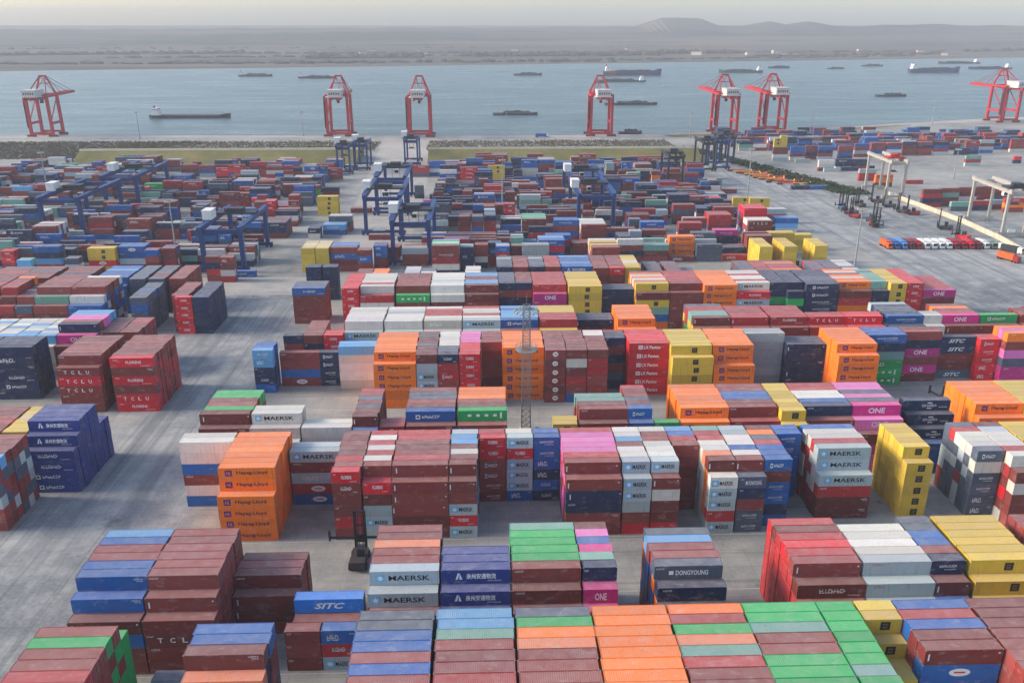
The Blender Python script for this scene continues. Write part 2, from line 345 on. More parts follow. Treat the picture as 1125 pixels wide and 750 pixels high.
# ---------------------------------------------------------------- containers: data
HH, WW, PITCH = 2.79, 2.438, 2.48
LEN = {'4': 12.19, '2': 6.06}
STACKS = [
(-71.34, 96.5, '4', '66666665', 'bbrbbgbg', 'b.', 'bgbg', 'maroon stack beside open roadway'),
(-55.52, 96.5, '2', '00000022', 'dd', 'd.', 'bd', 'low slate stack by roadway'),
(-46.47, 96.5, '4', '22256660', 'buu', 'b./O.', 'bdnb', 'blue-roofed stack near roadway'),
(-21.18, 96.5, '4', '66666666', 'lbubuudd', 'b.', 'bund', 'blue-roofed stack nearest to camera'),
(-8.43, 96.5, '4', '66666666', 'rrbbbtll', 'b.', 'bnbr', 'pink stack with sky-blue rear'),
(4.24, 96.5, '4', '66666666', 'bbbbOogdb', 'b.', 'bnob', 'striped stack beside orange one'),
(16.69, 96.5, '4', '66666666', 'oooooooo', 'oH', 'oo', 'broad plain orange stack'),
(29.13, 96.5, '4', '66666666', 'ObrtOgro', 'b.', 'brob', 'multicoloured stack beside orange one'),
(41.58, 96.5, '4', '66666666', 'gggbbtgg', 'g.', 'gbg', 'green-striped stack with maroon band'),
(54.02, 96.5, '2', '66666666', 'gtgggggg', 'g.', 'g', 'narrow all green stack'),
(60.34, 96.5, '2', '33344566', 'yy', 'yQ/yQ/yQ', 'y', 'small yellow stack beside green'),
(66.66, 96.5, '4', '00366666', 'bburu', 'b.uLu.', 'boub', 'brown-and-blue stack beside yellow'),
(79.11, 96.5, '4', '66666666', 'bbbbbbbb', 'b.', 'b', 'plain maroon stack beside blue'),
(91.56, 96.5, '4', '66666666', 'rrrrrrrr', 'r.', 'r', 'bright red stack by picture edge'),
(-71.71, 121.8, '4', '45666666', 'uubbul', 'u./u./b.', 'bub', 'blue stack beside roadway'),
(-59.26, 121.8, '4', '45666666', 'bbbbbb', 'b./b./b.bTb.', 'b', 'tall rust-brown stack by road'),
(-46.81, 121.8, '4', '00003444', 'bbb', 'b./b.', 'b', 'low brown stack behind roadway'),
(-34.59, 121.8, '4', '00400000', 'A', 'AS/b.', 'b', 'single bright blue stack'),
(-34.33, 121.8, '4', '03000000', 'b', 'b.', 'b', 'brown stack below bright blue'),
(-35.58, 121.8, '2', '30000000', 'b', 'bbbbbb', 'b', 'short brown stack below blue'),
(-29.26, 121.8, '2', '30000000', 'l', 'uBrBsM', 'sb', 'short stack with pale top'),
(-20.93, 121.8, '4', '45666666', 'wbbObbw', 'sM/sM/b.', 'bsb', 'white-fronted rust stack by handler'),
(-8.48, 121.8, '4', '45666000', 'UUU', 'UA/UA/U.', 'U', 'deep blue stack beside white'),
(3.97, 121.8, '4', '45666666', 'bggggt', 'b./b./b.', 'gb', 'green-roofed stack with brown front'),
(16.42, 121.8, '2', '45666666', 'utmupb', 'nb/mO/m.', 'bmu', 'narrow purple stack beside green'),
(29.35, 121.8, '4', '45666660', 'dbbld', 'dD/nb/n.', 'odub', 'slate-fronted stack with red roofs'),
(54.16, 121.8, '4', '45666666', 'rrRrbr', 'b./bB/b.', 'r', 'crimson stack before pale stack'),
(66.61, 121.8, '4', '45666660', 'wwwww', 'sr/sr/s.', 'w', 'pale white stack beside crimson'),
(79.06, 121.8, '2', '45666666', 'nbuudd', 'nB/b.', 'bnud', 'narrow blue stack beside yellow'),
(86.0, 121.8, '4', '45666666', 'yyyyyy', 'yQ/yQ/yQ', 'y', 'wide yellow stack'),
(101.4, 121.8, '4', '45666666', 'bbrbbb', 'b.', 'b', 'brown stack beyond wide yellow'),
(-70.74, 162.6, '4', '00000066', 'ww', 'wbwbu.b.w.u.', 'wu', 'white-topped stack by roadway'),
(-58.29, 162.6, '4', '46666666', 'ooooooo', 'oHoH/oHoHoHoH', 'o', 'tall orange stack by roadway'),
(-45.84, 162.6, '4', '00000055', 'ss', 'sMb.sGrLuL', 'bs', 'grey-topped stack beside orange'),
(-33.4, 162.6, '2', '66666666', 'Rbrbbbbb', 'RFbFb.b.r.b.', 'br', 'narrow red stack behind handler'),
(-27.08, 162.6, '2', '56666666', 'bwrwrwr', 'b./RFb.s.sMs.', 'bsw', 'short white-striped maroon stack'),
(-20.76, 162.6, '4', '56666666', 'brbbbrr', 'bi/bibibib.b.', 'b', 'big maroon stack before mast'),
(-8.32, 162.6, '2', '56666666', 'bbwblls', 'bi/bibisMRFsM', 'bls', 'short stack with pale stripes'),
(-2.0, 162.6, '2', '00000066', 'rr', 'RFRFbFbFbFbF', 'b', 'short red-and-maroon stack'),
(4.31, 162.6, '2', '00000066', 'ww', 'sMRFsMsMsMuB', 's', 'short grey stack beside red'),
(10.63, 162.6, '2', '00000066', 'uu', 'uBuBuBnBuBnB', 'u', 'short dark blue stack'),
(16.94, 162.6, '4', '56666666', 'brppppr', 'b./bin.nbb.b.', 'bpm', 'pink-roofed stack with brown front'),
(29.39, 162.6, '2', '56666666', 'wwwblww', 'sM/sMsMs.b.R.', 'sw', 'stained white stack beside pink'),
(35.7, 162.6, '2', '56666666', 'wwwwbbw', 'sM/biwFb.b.R.', 'bw', 'whitish stack with maroon front'),
(42.02, 162.6, '2', '00006666', 'brul', 'b.b.b.b.b.b.', 'b', 'shaded maroon stack'),
(48.34, 162.6, '2', '56666666', 'bOwwrrt', 'bi/wMsMsMrbsM', 'sow', 'rust-stained white-fronted stack'),
(54.66, 162.6, '2', '56666666', 'bwuwwss', 'bi/dDn.b.dBdB', 'dbn', 'slate-fronted stack with white roof'),
(60.98, 162.6, '2', '06666666', 'uuurdob', 'uBb.uBuBn.u.', 'ub', 'narrow blue-topped stack'),
(67.3, 162.6, '2', '00000066', 'uu', 'uBuBuBu.u.u.', 'u', 'narrow blue stack behind'),
(74.7, 162.6, '4', '00466666', 'wrwwuw', 'sMsM/sMrbb.b.', 'wbr', 'white stack with star panels'),
(94.05, 162.6, '2', '00566666', 'yyyyyy', 'yQ/yQyQyQyQyQ', 'y', 'narrow tall yellow stack'),
(109.89, 162.6, '2', '00666666', 'swwwrd', 'dBw.dBdBdBdB', 'dsddsb', 'grey stack with pale roofs'),
(116.21, 162.6, '2', '56666666', 'wrwwws', 'wBrbb.RBb.wF', 'wbsb', 'white-red stack by picture edge'),
(123.0, 162.6, '4', '00006666', 'yyyy', 'yQ', 'y', 'broad yellow stack by picture edge'),
(-70.42, 187.5, '4', '45666666', 'bgbbgg', 'bi/b./b.', 'b', 'green-roofed maroon stack by road'),
(-57.97, 187.5, '4', '45660000', 'ww', 'wM/w./w.', 'w', 'white stack behind orange'),
(-45.52, 187.5, '4', '05500000', 'ww', 'w.', 'w', 'low white stack'),
(-32.73, 187.5, '2', '56666666', 'bbdbdbr', 'bi/u.', 'b', 'short rust stack before orange'),
(-26.41, 187.5, '2', '05500000', 'rr', 'rL/b.', 'b', 'low red-roofed stack'),
(-20.09, 187.5, '4', '45666666', 'sbbddb', 'uB/b./b.', 'bd', 'slate-roofed stack behind maroon'),
(-7.46, 187.5, '4', '45666666', 'gbbooo', 'gE/b./b.', 'bo', 'orange-roofed stack with green front'),
(16.27, 187.5, '2', '05500000', 'yy', 'yQ/yQ', 'y', 'low yellow stack'),
(22.76, 187.5, '4', '45666600', 'bbtt', 'b./b./b.', 'b', 'green-backed maroon stack'),
(35.22, 187.5, '2', '45666666', 'ubdbbr', 'uB/u.', 'bu', 'short slate stack beside maroon'),
(41.54, 187.5, '2', '05000000', 'g', 'g.', 'g', 'low green stack'),
(48.06, 187.5, '4', '45666666', 'oooooo', 'oH/oH/oH', 'o', 'wide orange stack behind narrow'),
(60.51, 187.5, '4', '45666666', 'bbuubb', 'bb/rb/r.', 'b', 'blue-roofed maroon stack'),
(72.95, 187.5, '2', '56666666', 'yyyyyyy', 'yQ/yQ/y.', 'y', 'narrow yellow stack'),
(79.27, 187.5, '4', '45666666', 'uuwwrr', 'nb/b./b.', 'wrub', 'blue-fronted stack with white roof'),
(91.72, 187.5, '4', '45666666', 'pdpdpp', 'mO/pO/b.', 'mp', 'magenta stack with striped roof'),
(105.69, 187.5, '4', '34560000', 'd', 'nK/nK/nK', 'u', 'slate stack beside magenta'),
(123.02, 187.5, '4', '45666666', 'oooooo', 'oH/oH/oH', 'o', 'wide orange stack by picture edge'),
(135.47, 187.5, '4', '56666666', 'yyyyyyy', 'yQ', 'y', 'yellow stack by picture edge'),
(-146.76, 231.0, '4', '00006666', 'nnnn', 'n.nBn.nBnBn.', 'n', 'tall navy stack'),
(-123.5, 231.0, '4', '56666666', 'bbbbbbb', 'b./bTRTbTb.b.', 'b', 'brown stack with spaced letters'),
(-108.01, 231.0, '4', '66666666', 'Rbbbbbbb', 'RFb.RFb.RTRF', 'rb', 'red stack by roadway'),
(-70.95, 231.0, '2', '00000555', 'luu', 'lBlBn.nBu.', 'u', 'blue stack by roadway corner'),
(-64.13, 231.0, '4', '00000004', 'b', 'b.b.u.bL', 'b', 'low maroon stack'),
(-51.68, 231.0, '2', '00000004', 'n', 'nBnBnBnB', 'n', 'low navy stack'),
(-45.37, 231.0, '4', '00000055', 'll', 'l.w.wBwBw.', 'w', 'pale stack before orange'),
(-32.92, 231.0, '4', '56666666', 'ooooooo', 'oH/oHoHoHo.o.', 'o', 'tall orange stack before white'),
(-20.48, 231.0, '2', '66666666', 'bbbdbbdb', 'b.s.sMsMb.b.', 'b', 'small maroon-grey stack'),
(-14.16, 231.0, '2', '66666666', 'dddwwwww', 'nBr.rBb.b.b.', 'd', 'small white-roofed stack'),
(-7.85, 231.0, '2', '66666666', 'RRRRpppp', 'RFRFRFRFRF', 'R', 'small crimson stack'),
(-1.53, 231.0, '2', '00006666', 'bbbb', 'b.b.b.b.b.b.', 'b', 'dark maroon stack'),
(4.78, 231.0, '4', '00666666', 'oooooo', 'oHoHoHoHoHoH', 'o', 'tall orange stack behind mast'),
(17.23, 231.0, '2', '06666666', 'bbbbbbb', 'bLbLbLbLbLbL', 'b', 'maroon stack with white marks'),
(23.55, 231.0, '2', '06666666', 'bbbbbbb', 'b.w.b.r.b.u.', 'b', 'maroon stack with white band'),
(29.87, 231.0, '2', '06666666', 'bbbbbww', 'b.r.r.b.b.b.', 'b', 'maroon stack with pale roof'),
(36.29, 231.0, '2', '00000666', 'bnb', 'n.b.n.b.d.n.', 'nb', 'dark shaded stack'),
(42.61, 231.0, '4', '00066666', 'RRRRR', 'RXRXRXRXRXRX', 'R', 'tall crimson stack'),
(55.06, 231.0, '4', '05666666', 'yyyyyy', 'yQ/yQyQyQyQyQ', 'y', 'yellow stack beside crimson'),
(67.51, 231.0, '4', '04666666', 'oooooo', 'oHoH/oHoHoHoH', 'o', 'orange stack beside yellow'),
(79.96, 231.0, '4', '00000066', 'aa', 'a.a.a.a.a.a.', 'a', 'plain grey stack'),
(92.41, 231.0, '4', '00000555', 'nnn', 'n.n.n.n.n.', 'n', 'plain navy stack'),
(104.86, 231.0, '4', '05666666', 'oooooo', 'oH/oHoHoHoHoH', 'o', 'orange stack beside navy'),
(117.31, 231.0, '4', '00000666', 'uuu', 'uBn.t.gBgEgE', 'ug', 'blue-topped green stack'),
(129.76, 231.0, '4', '00000066', 'bb', 'b.n.mOb.mOb.', 'bm', 'brown stack with magenta bands'),
(142.21, 231.0, '4', '00000005', 'b', 'nSnSb.b.dS', 'b', 'dark stack with slanted letters'),
(154.66, 231.0, '2', '00000055', 'rr', 'RBRBRBRBRB', 'R', 'narrow red stack'),
(160.98, 231.0, '4', '00000666', 'ppo', 'o.b.p.d.m.m.', 'mpro', 'mixed pink stack by picture edge'),
(-161.85, 256.2, '2', '45555555', 'wlwwwlw', 'w.', 'wl', '-'),
(-155.01, 256.2, '2', '45555555', 'lwwlwsw', 'l.', 'wl', '-'),
(-148.69, 256.2, '2', '45555555', 'wlwslww', 'lB', 'lu', '-'),
(-142.38, 256.2, '2', '45555555', 'lwlwsww', 'l.', 'lw', '-'),
(-136.06, 256.2, '4', '45666666', 'nbppll', 'n./mO/b.', 'bn', 'lilac-roofed navy stack by road'),
(-123.61, 256.2, '2', '44555555', 'bbbbbb', 'b.', 'b', '-'),
(-117.29, 256.2, '2', '44555555', 'bbbbrb', 'b.', 'b', '-'),
(-64.22, 256.2, '2', '50000000', 'n', 'n.b.b.', 'b', '-'),
(-57.9, 256.2, '2', '55555500', 'bbbbbb', 'b.n.b.', 'b', '-'),
(-51.59, 256.2, '2', '55000000', 'RR', 'RFRFR.', 'R', '-'),
(-45.27, 256.2, '4', '45666666', 'wwwwww', 'w./sM/l.', 'w', 'white stack behind light-blue one'),
(-32.58, 256.2, '4', '45666666', 'swwsww', 'wB/s.', 'w', 'thin-striped white stack behind orange'),
(-20.13, 256.2, '4', '45666666', 'wwrrrw', 'wB/wB/w.', 'w', 'white stack with pink band'),
(-7.67, 256.2, '4', '45666666', 'wwrwwr', 'sM/sM', 'w', 'white stack with star lettering'),
(4.78, 256.2, '4', '45666666', 'ulllul', 'uB/b.', 'u', 'light-blue-roofed stack behind tower'),
(17.23, 256.2, '4', '45666666', 'rrryyy', 'rb/yQ/y.', 'ry', 'red-and-yellow roofed stack'),
(30.27, 256.2, '4', '00000555', 'nnn', 'n.b.b.', 'n', 'low navy stack behind maroon'),
(42.72, 256.2, '4', '45666666', 'oooooo', 'oH/oH', 'o', 'short orange stack behind crimson'),
(67.37, 256.2, '4', '45666666', 'bttrrd', 'b./b.', 'ybg', 'green-backed stack behind yellow'),
(79.89, 256.2, '4', '45666660', 'rrbrr', 'r./b.', 'b', 'maroon stack behind plain grey'),
(92.74, 256.2, '4', '45666660', 'rrrrr', 'rF/b.', 'r', 'red-roofed stack behind navy'),
(105.28, 256.2, '4', '45660000', 'rr', 'RT/r.', 'r', 'low red stack behind orange'),
(117.72, 256.2, '4', '45660000', 'RR', 'RT/R.', 'R', 'bright red lettered stack'),
(131.2, 256.2, '4', '45666666', 'unddns', 'uB/n.', 'nw', 'grey-roofed blue stack'),
(143.64, 256.2, '2', '45660000', 'ss', 'w.', 'w', '-'),
(149.98, 256.2, '4', '45666660', 'mrbob', 'mO/b.', 'bm', 'magenta-fronted brown stack behind dark'),
(162.42, 256.2, '4', '45600000', 'g', 'gB/b.', 'b', 'green stack by magenta one'),
(175.81, 256.2, '4', '45666000', 'bbb', 'b.', 'b', 'brown stack beside green'),
(-188.77, 298.0, '4', '45666666', 'bbrbbb', 'b.', 'b', '-'),
(-175.82, 298.0, '2', '45666666', 'bbrbbo', 'r.', 'rb', '-'),
(-169.35, 298.0, '2', '45555555', 'bdbwbbb', 'b.', 'bd', '-'),
(-163.03, 298.0, '4', '45666666', 'bbbbbb', 'b./t.b.', 'b', 'teal-banded brown stack'),
(-150.58, 298.0, '4', '45666666', 'bbbbbw', 'b./w.u.', 'wbu', 'white-banded brown stack'),
(-128.47, 298.0, '2', '55555555', 'dddduddd', 'd.u.d.', 'd', '-'),
(-114.1, 298.0, '2', '05555555', 'bbbbbbb', 'b.', 'b', '-'),
(-112.38, 298.0, '2', '50000000', 'R', 'RFRFRFRFRF', 'R', '-'),
(-106.06, 298.0, '2', '55555555', 'nnnnnnnn', 'n.n.n.n.n.', 'n', '-'),
(-72.05, 298.0, '4', '00005555', 'dddd', 'uBb.b.b.b.', 'b', 'blue-topped brown stack at roadway'),
(-52.02, 298.0, '2', '66666666', 'RRRRRRRR', 'RFRFRFR.', 'R', '-'),
(-45.7, 298.0, '4', '56666666', 'wrwwwww', 'wB/rb/b.', 'w', '-'),
(-32.71, 298.0, '4', '56666666', 'bbrbbbb', 'b./gE/b.', 'b', '-'),
(-20.14, 298.0, '4', '56666666', 'wwswwww', 'wB/wBb.', 'w', '-'),
(-7.69, 298.0, '4', '56666666', 'bllbbll', 'b./b.', 'b', '-'),
(4.76, 298.0, '2', '00666666', 'dddddd', 'n.b.', 'n', '-'),
(11.08, 298.0, '2', '00666666', 'bbbbbb', 'n.b.', 'n', '-'),
(17.4, 298.0, '4', '56666666', 'Rrrrrrr', 'rb/mOm.', 'r', 'pink-roofed red stack'),
(30.23, 298.0, '4', '66666666', 'yyyyyyyy', 'yQyQyQyQyQyQ', 'y', 'tall yellow stack beside pink'),
(42.77, 298.0, '4', '00555000', 'nnn', 'n.', 'n', '-'),
(55.21, 298.0, '4', '56666666', 'yOwowob', 'yQ/b.yQt.u.', 'yo', '-'),
(67.66, 298.0, '4', '56666666', 'rrrrrrr', 'b./b.b.', 'b', '-'),
(80.1, 298.0, '4', '66666666', 'oooooooo', 'oHoHoHoH', 'o', 'orange stack of back rows'),
(92.55, 298.0, '4', '56666666', 'wrwwrww', 'wM/RFsMs.', 'w', '-'),
(105.0, 298.0, '2', '06666666', 'nnnnnnn', 'n.n.g.', 'n', '-'),
(111.32, 298.0, '2', '56666666', 'nnnnnnn', 'n./n.g.', 'n', '-'),
(117.97, 298.0, '4', '66666666', 'nnddnnnn', 'nBnBnBnBnB', 'n', 'slate-roofed navy stack'),
(130.47, 298.0, '4', '56666666', 'oowobwo', 'oH/b.r.o.', 'o', '-'),
(142.92, 298.0, '2', '56666666', 'tttttdt', 't./n.', 'n', '-'),
(149.24, 298.0, '2', '66666666', 'yyyyyyyy', 'yQyQyQ', 'y', '-'),
(155.56, 298.0, '2', '66666666', 'RRRRRRRR', 'RFRFRF', 'R', '-'),
(161.88, 298.0, '4', '55555555', 'mrrrrrrr', 'mOb.bFmOm.', 'm', '-'),
(-194.26, 322.5, '4', '55555555', 'bdbbrbbd', 'b.', 'b', '-'),
(-181.8, 322.5, '4', '45555555', 'dbbbdbb', 'b.', 'b', '-'),
(-167.03, 322.5, '4', '45555555', 'bbnbbbb', 'b.', 'b', '-'),
(-151.37, 322.5, '4', '45555555', 'uuuuluu', 'u.', 'u', '-'),
(-137.86, 322.5, '2', '55555555', 'dddddddd', 'd.', 'd', '-'),
(-130.22, 322.5, '2', '55555555', 'dbbdddbd', 'd.', 'd', '-'),
(-122.58, 322.5, '2', '55555555', 'bbbbbbbb', 'b.', 'b', '-'),
(-72.67, 322.5, '2', '00000055', 'nn', 'n.', 'n', '-'),
(-66.08, 322.5, '2', '00000055', 'nn', 'n.', 'n', '-'),
(-50.81, 322.5, '2', '55555000', 'bbbbb', 'b.', 'b', '-'),
(-44.46, 322.5, '2', '55555000', 'ooooo', 'o.', 'o', '-'),
(-32.1, 322.5, '2', '55555500', 'swssww', 's.', 'b', '-'),
(-25.76, 322.5, '2', '55555000', 'ddwdd', 'd.', 'b', '-'),
(-19.43, 322.5, '2', '44444000', 'lllll', 'l.', 'l', '-'),
(-8.07, 322.5, '2', '55555500', 'wswwww', 'n.', 'n', '-'),
(-1.75, 322.5, '2', '44444000', 'wrwww', 'b.', 'b', '-'),
(4.57, 322.5, '2', '56666666', 'dddddsd', 'n./n.', 'n', '-'),
(10.88, 322.5, '2', '56666666', 'brbbbbb', 'b.', 'b', '-'),
(17.2, 322.5, '2', '56666666', 'dddddsd', 'n.', 'n', '-'),
(23.51, 322.5, '2', '56666666', 'brrbrrr', 'b.', 'b', '-'),
(29.83, 322.5, '4', '56666666', 'uuluuul', 'uA/u.', 'u', '-'),
(42.28, 322.5, '2', '66666666', 'bbbrbbbb', 'b.b.', 'b', '-'),
(48.59, 322.5, '2', '66666666', 'bbrbbbbb', 'RFb.', 'b', '-'),
(54.91, 322.5, '2', '66666666', 'yyywwyyy', 'y.', 'y', '-'),
(64.63, 322.5, '2', '05555555', 'dbddbdd', 'd.', 'b', '-'),
(72.24, 322.5, '2', '05555555', 'bdbbdbd', 'b.', 'b', '-'),
(79.7, 322.5, '2', '04444444', 'ddtdddd', 'd.', 'b', '-'),
(86.62, 322.5, '4', '04440000', 'yyy', 'yQ', 'y', '-'),
(102.04, 322.5, '2', '05555555', 'dbdddbd', 'd.', 'n', '-'),
(108.36, 322.5, '2', '05555555', 'rrbrrrb', 'r.', 'b', '-'),
(114.68, 322.5, '4', '55555555', 'rrorrrOb', 'r.', 'r', '-'),
(131.07, 322.5, '2', '05555555', 'drdddrd', 'd.', 'b', '-'),
(137.39, 322.5, '2', '05555555', 'dddbddd', 'd.', 'b', '-'),
(143.77, 322.5, '2', '05555555', 'wwdwwsw', 'w.', 'b', '-'),
(-119.6, 168.3, '4', '66666600', 'blbbbb', 'b.', 'bdsdb', 'dark mixed stack at lane end'),
(-132.2, 168.3, '4', '66666600', 'bbdbbr', 'b.', 'bd', 'maroon stack at lane end'),
(-110.7, 185.0, '4', '45666644', 'UUUU', 'UA/UA/UBUBUBUB', 'U', 'stepped blue stack by roadway'),
(-117.2, 185.0, '2', '00555555', 'yyycyy', 'yQ/b.', 'by', 'short cream-roofed stack beside blue'),
(-130.0, 185.0, '4', '05555555', 'bbbrbbb', 'b.', 'b', 'brown stack beyond cream roofs'),
(-143.0, 185.0, '4', '05555555', 'bbbdbbb', 'b.', 'b', 'brown far stack'),
(-159.41, 231.0, '4', '00006666', 'nnnn', 'n.', 'n', 'dark navy stack by picture edge'),
(-195.7, 342.6, '2', '4444', 'rroo', 'oFrFr.', 'bbbnurdws', '-'),
(-191.9, 360.6, '2', '22', 'tt', 't.', 'bbbnurdws', '-'),
(-115.8, 364.5, '2', '44', 'nb', 'bFb.', 'bbbnurdws', '-'),
(47.1, 365.9, '4', '5555555', 'bbybycw', 'b.b.b.', 'bbbnurdws', '-'),
(-122.2, 366.2, '2', '4', 'b', 'b.n.', 'bbbnurdws', '-'),
(-23.9, 371.4, '4', '55555', 'sgwgl', 'b.bF', 'bbbnurdws', '-'),
(-115.0, 372.4, '4', '1', 'u', 'uB', 'bbbnurdws', '-'),
(-207.0, 373.2, '2', '33', 'tt', 'l.', 'bbbnurdws', '-'),
(-57.5, 375.3, '2', '44', 'bb', 'b.uB', 'bbbnurdws', '-'),
(-187.5, 375.7, '2', '33', 'dd', 'd.', 'bbbnurdws', '-'),
(136.1, 375.8, '2', '4444444', 'yyyyyyy', 'y.y.y.', 'y', '-'),
(124.9, 376.1, '2', '4444444', 'yyyyyyy', 'y.y.y.', 'y', '-'),
(150.8, 377.0, '2', '444444', 'yyyyyy', 'y.y.y.', 'y', '-'),
(-152.9, 378.4, '2', '44', 'dr', 'u.b.', 'bbbnurdws', '-'),
(-11.4, 378.9, '2', '444', 'sss', 'n.nB', 'bbbnurdws', '-'),
(-76.9, 379.2, '2', '444444', 'cccccc', 'y.y.', 'y', '-'),
(-83.3, 379.4, '2', '444444', 'cccccc', 'y.y.y.', 'y', '-'),
(4.9, 380.0, '2', '444', 'uwl', 'uBRB', 'bbbnurdws', '-'),
(-70.5, 380.7, '4', '4444', 'bulu', 'b.uBb.', 'bbbnurdws', '-'),
(-146.5, 381.5, '2', '444', 'bub', 'b.b.', 'bbbnurdws', '-'),
(-179.9, 382.5, '4', '44', 'yy', 'yQyQRL', 'y', '-'),
(17.0, 383.0, '4', '44', 'aa', 'a.a.', 'bbbnurdws', '-'),
(-51.2, 383.5, '2', '444', 'ubu', 'uBuBb.', 'bbbnurdws', '-'),
(-5.0, 383.8, '2', '44', 'bb', 'b.b.', 'bbbnurdws', '-'),
(1.4, 387.7, '2', '44', 'nn', 'n.uB', 'bbbnurdws', '-'),
(-167.4, 385.5, '4', '444', 'luu', 'uLu.', 'bbbnurdws', '-'),
(-206.2, 386.7, '4', '44', 'dd', 'u.n.l.', 'bbbnurdws', '-'),
(-179.9, 387.8, '4', '2', 'b', 'b.', 'bbbnurdws', '-'),
(-38.6, 389.0, '4', '333', 'rwb', 's.b.', 'bbbnurdws', '-'),
(-222.7, 389.8, '2', '33', 'RR', 'RFRF', 'bbbnurdws', '-'),
(-45.9, 391.2, '2', '333', 'bbb', 'b.b.', 'bbbnurdws', '-'),
(25.1, 391.5, '4', '4444', 'uull', 'uBR.', 'bbbnurdws', '-'),
(-196.7, 392.4, '2', '33', 'dd', 'n.', 'bbbnurdws', '-'),
(113.3, 393.9, '4', '1', 'b', 'rB', 'bbbnurdws', '-'),
(87.9, 396.8, '4', '44', 'oo', 'oHoHoHoH', 'bbbnurdws', '-'),
(28.9, 401.7, '4', '44', 'uu', 'uBR.', 'bbbnurdws', '-'),
(41.4, 397.1, '4', '333', 'bbb', 'b.b.', 'bbbnurdws', '-'),
(63.2, 397.6, '2', '4444', 'nnnn', 'n.n.', 'bbbnurdws', '-'),
(138.0, 402.8, '4', '44', 'yy', 'y.', 'y', '-'),
(149.8, 410.4, '4', '33', 'yy', 'y.', 'y', '-'),
(47.2, 411.2, '4', '555555', 'wwwsww', 'b.b.b.', 'bbbnurdws', '-'),
(-230.3, 415.2, '4', '22', 'ww', 'b.', 'bbbnurdws', '-'),
(103.0, 415.8, '4', '33', 'nn', 'nLn.', 'bbbnurdws', '-'),
(131.6, 416.7, '4', '5555', 'bwww', 'bTb.', 'bbbnurdws', '-'),
(72.8, 420.7, '2', '33', 'ss', 's.s.', 'bbbnurdws', '-'),
(115.9, 421.4, '4', '33', 'mm', 'mBn.', 'bbbnurdws', '-'),
(34.7, 421.9, '4', '555', 'uuu', 'uBb.u.', 'bbbnurdws', '-'),
(79.5, 422.6, '4', '33', 'bb', 'b.n.', 'bbbnurdws', '-'),
(18.8, 424.6, '4', '555555', 'tgttgt', 'b.b.bF', 'bbbnurdws', '-'),
(-240.9, 424.8, '4', '333', 'sss', 'b.', 'bbbnurdws', '-'),
(-226.9, 428.3, '4', '44444', 'gsrws', 'b.b.', 'bbbnurdws', '-'),
(79.6, 428.9, '4', '44', 'uu', 'uBu.', 'bbbnurdws', '-'),
(-150.8, 429.9, '2', '3', 'r', 'rFrB', 'bbbnurdws', '-'),
(74.6, 435.6, '2', '44', 'dd', 'd.b.', 'bbbnurdws', '-'),
(20.0, 439.8, '4', '22', 'uu', 'u.', 'bbbnurdws', '-'),
(101.6, 438.7, '4', '33', 'rr', 'r.b.', 'bbbnurdws', '-'),
(-60.9, 440.7, '4', '1', 'b', 'b.', 'bbbnurdws', '-'),
(-220.8, 442.2, '4', '2', 'w', 'sBw.', 'bbbnurdws', '-'),
(-186.2, 443.9, '4', '44', 'bb', 'bFb.', 'bbbnurdws', '-'),
(-93.0, 444.4, '2', '222', 'nnn', 'nBw.', 'bbbnurdws', '-'),
(-7.1, 444.9, '2', '444', 'ddb', 'd.b.', 'bbbnurdws', '-'),
(-13.8, 445.1, '2', '444', 'obb', 'b.b.', 'bbbnurdws', '-'),
(118.9, 445.4, '4', '4444', 'brrr', 'r.r.', 'bbbnurdws', '-'),
(75.4, 446.8, '4', '444', 'bbb', 'b.', 'bbbnurdws', '-'),
(-0.4, 446.9, '2', '44444444', 'nnlnnbls', 'n.', 'bbbnurdws', '-'),
(138.3, 447.8, '4', '55555', 'RRRRR', 'R.R.r.', 'bbbnurdws', '-'),
(156.1, 448.1, '4', '333', 'lll', 'u.l.', 'bbbnurdws', '-'),
(-207.9, 449.0, '4', '44', 'bb', 'b.r.', 'bbbnurdws', '-'),
(106.4, 449.6, '4', '33', 'ss', 'b.', 'bbbnurdws', '-'),
(-201.3, 454.3, '4', '44', 'bb', 'd.b.', 'bbbnurdws', '-'),
(-164.9, 451.6, '2', '3', 't', 't.u.', 'bbbnurdws', '-'),
(-86.9, 452.8, '4', '222', 'wll', 'lBu.', 'bbbnurdws', '-'),
(-160.8, 454.4, '2', '3', 'u', 'u.', 'bbbnurdws', '-'),
(68.5, 456.4, '2', '4', 'o', 's.b.', 'bbbnurdws', '-'),
(39.0, 457.4, '4', '4', 'w', 'b.n.', 'bbbnurdws', '-'),
(-20.1, 458.3, '2', '33', 'nn', 'n.b.', 'bbbnurdws', '-'),
(60.5, 459.1, '4', '4', 't', 'w.n.', 'bbbnurdws', '-'),
(-84.6, 460.5, '4', '333', 'dws', 'd.', 'bbbnurdws', '-'),
(116.5, 462.2, '2', '44', 'nn', 'n.', 'bbbnurdws', '-'),
(-187.5, 463.7, '4', '3333', 'dddb', 'b.', 'bbbnurdws', '-'),
(-262.4, 465.1, '4', '2', 'b', 'b.', 'bbbnurdws', '-'),
(96.3, 471.4, '2', '33', 'ss', 's.r.', 'bbbnurdws', '-'),
(157.7, 472.0, '4', '33', 'ww', 's.', 'bbbnurdws', '-'),
(105.6, 472.6, '4', '44', 'bb', 'b.', 'bbbnurdws', '-'),
(83.8, 474.3, '4', '33', 'rr', 'r.', 'bbbnurdws', '-'),
(-192.1, 474.5, '4', '444', 'nnb', 'n.b.', 'bbbnurdws', '-'),
(10.9, 478.2, '2', '44', 'RR', 'rFRF', 'bbbnurdws', '-'),
